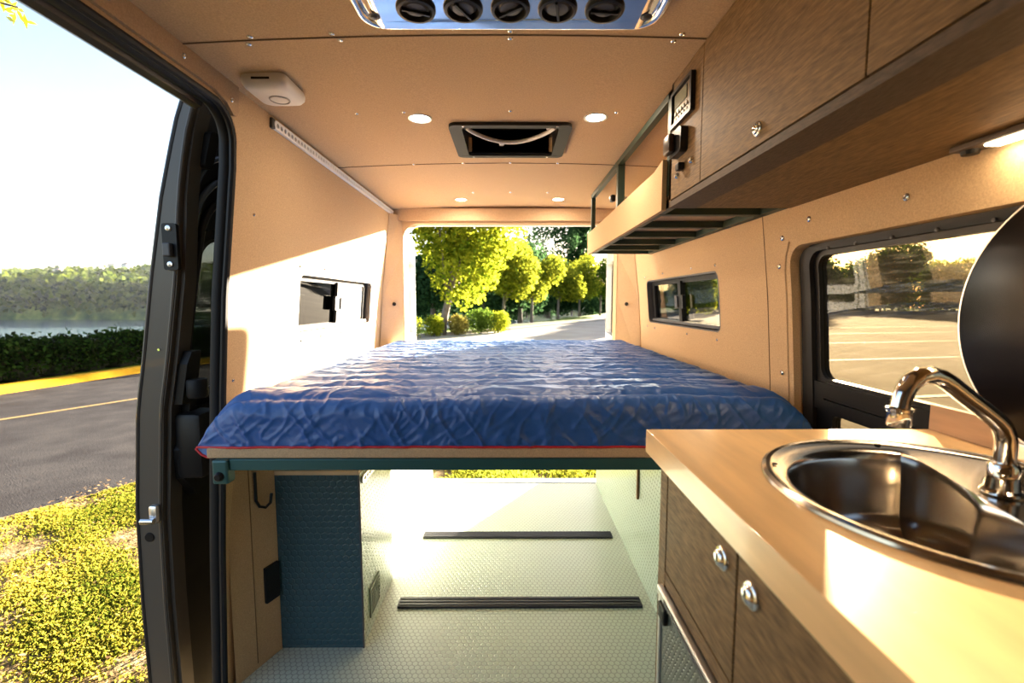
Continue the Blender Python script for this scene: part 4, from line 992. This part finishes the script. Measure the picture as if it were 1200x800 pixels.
for i in range(230):
    t_ = rb_.random(); a = rb_.choice([3, 3, 2, 4]); a = min(a, len(bp_)-2)
    p0 = Vector(bp_[a]).lerp(Vector(bp_[a+1]), t_)+Vector((rb_.gauss(0, .04), rb_.gauss(0, .05), rb_.gauss(0, .035)))
    leaf(b, p0, Vector((rb_.uniform(-.6, 1), rb_.uniform(-.4, .4), rb_.uniform(-1, .4))), rb_.uniform(.05, .085), rb_.uniform(.016, .026))
obj('leaves', b, mat('sunny_leaf', (.60, .58, .05), .6), br_)

# grass, near lawn and the patch behind the van
def grass(name, label, regions, m_, hmin=.03, hmax=.07):
    allV = []; allT = []
    for (x0, x1, y0, y1, n_) in regions:
        x = x0+(x1-x0)*rng.random(n_); y = y0+(y1-y0)*rng.random(n_)
        dens = np.sin(x*3.1+1.3*np.sin(y*2.3))*np.sin(y*3.7+1.1*np.sin(x*1.9))+.6*np.sin(x*9+y*3)*np.sin(y*8.3-x*2)
        inn = np.interp(y, [3.9, 4.7, 7, 10], [-4.5, -3.95, -2.95, -1.7]) if name == 'lawn_grass' else -99
        keep = (dens+rng.normal(size=n_)*.45 > -.05) & (x > inn)
        x, y, dn = x[keep], y[keep], dens[keep]; n2 = len(x)
        h = (hmin+(hmax-hmin)*rng.random(n2))*(.7+.35*np.clip(dn, -.5, 1)); a = rng.random(n2)*6.283; dn = np.clip(dn, -.6, 1.2); wd = .003+.004*rng.random(n2); ln = h*(rng.random(n2)*1.1)
        cx, sx = np.cos(a), np.sin(a); g = np.full(n2, GZ+.012)
        p0 = np.stack([x-sx*wd, y+cx*wd, g], 1); p1 = np.stack([x+sx*wd, y-cx*wd, g], 1)
        m0 = np.stack([x+cx*ln*.35+sx*wd*.9, y+sx*ln*.35-cx*wd*.9, g+h*.65], 1); m1 = np.stack([x+cx*ln*.35-sx*wd*.9, y+sx*ln*.35+cx*wd*.9, g+h*.65], 1)
        tp = np.stack([x+cx*ln, y+sx*ln, g+h], 1)
        allV.append(np.stack([p0, p1, m0, tp, m1], 1).reshape(-1, 3)); allT.append(np.repeat(np.clip(rng.random(n2)*.75+.25*np.sin(x*4.1+y)*np.sin(y*2.7), 0, 1), 5))
    V = np.concatenate(allV); F = np.arange(len(V)).reshape(-1, 5)
    obj(name, npmesh(name, V, F, np.concatenate(allT)), m_, label=label, cat='grass', kind='stuff')
GR = leafmat('grass_blade', (.07, .10, .01), (.62, .50, .07), .35)
grass('lawn_grass', 'short yellow green lawn with bare leafy patches left of the van', [(-4.6, -1.35, 1.7, 5.6, 230000), (-4.0, -1.35, 5.6, 8, 30000)], GR, .010, .036)
grass('rear_grass', 'bright sunlit grass just behind the rear doors', [(-1.3, 1.05, 3.9, 7.5, 52000)], leafmat('sunlit_grass', (.16, .22, .02), (.66, .60, .08), .45), .03, .08)  # brighter copy of the lawn blade, sunlight put into its colour
# fallen leaves on the lawn
cx = np.stack([-4.4+3.1*rng.random(2600), 1.8+3*rng.random(2600), np.full(2600, GZ+.03)], 1)
V, F, t = leaves(cx, .035); V[:, 2] = GZ+.022+np.abs(V[:, 2]-(GZ+.03))*.6
obj('fallen_leaves', npmesh('fallen', V, F, t), leafmat('dry_leaf', (.20, .11, .05), (.50, .33, .16), .2), label='dry brown leaves scattered over the lawn', cat='leaves', kind='stuff')

# river haze
hz, n, l, p = nt('river_haze'); n.remove(p)
vs_ = n.new('ShaderNodeVolumeScatter'); vs_.inputs['Color'].default_value = (.80, .88, 1, 1); vs_.inputs['Density'].default_value = .00006; vs_.inputs['Anisotropy'].default_value = .3
l.new(vs_.outputs[0], n['Material Output'].inputs['Volume'])
obj('river_mist', B(-1000, 120, 110, 900, -14.9, 90), hz, label='pale morning haze hanging over the river and hillside', cat='haze', kind='stuff')
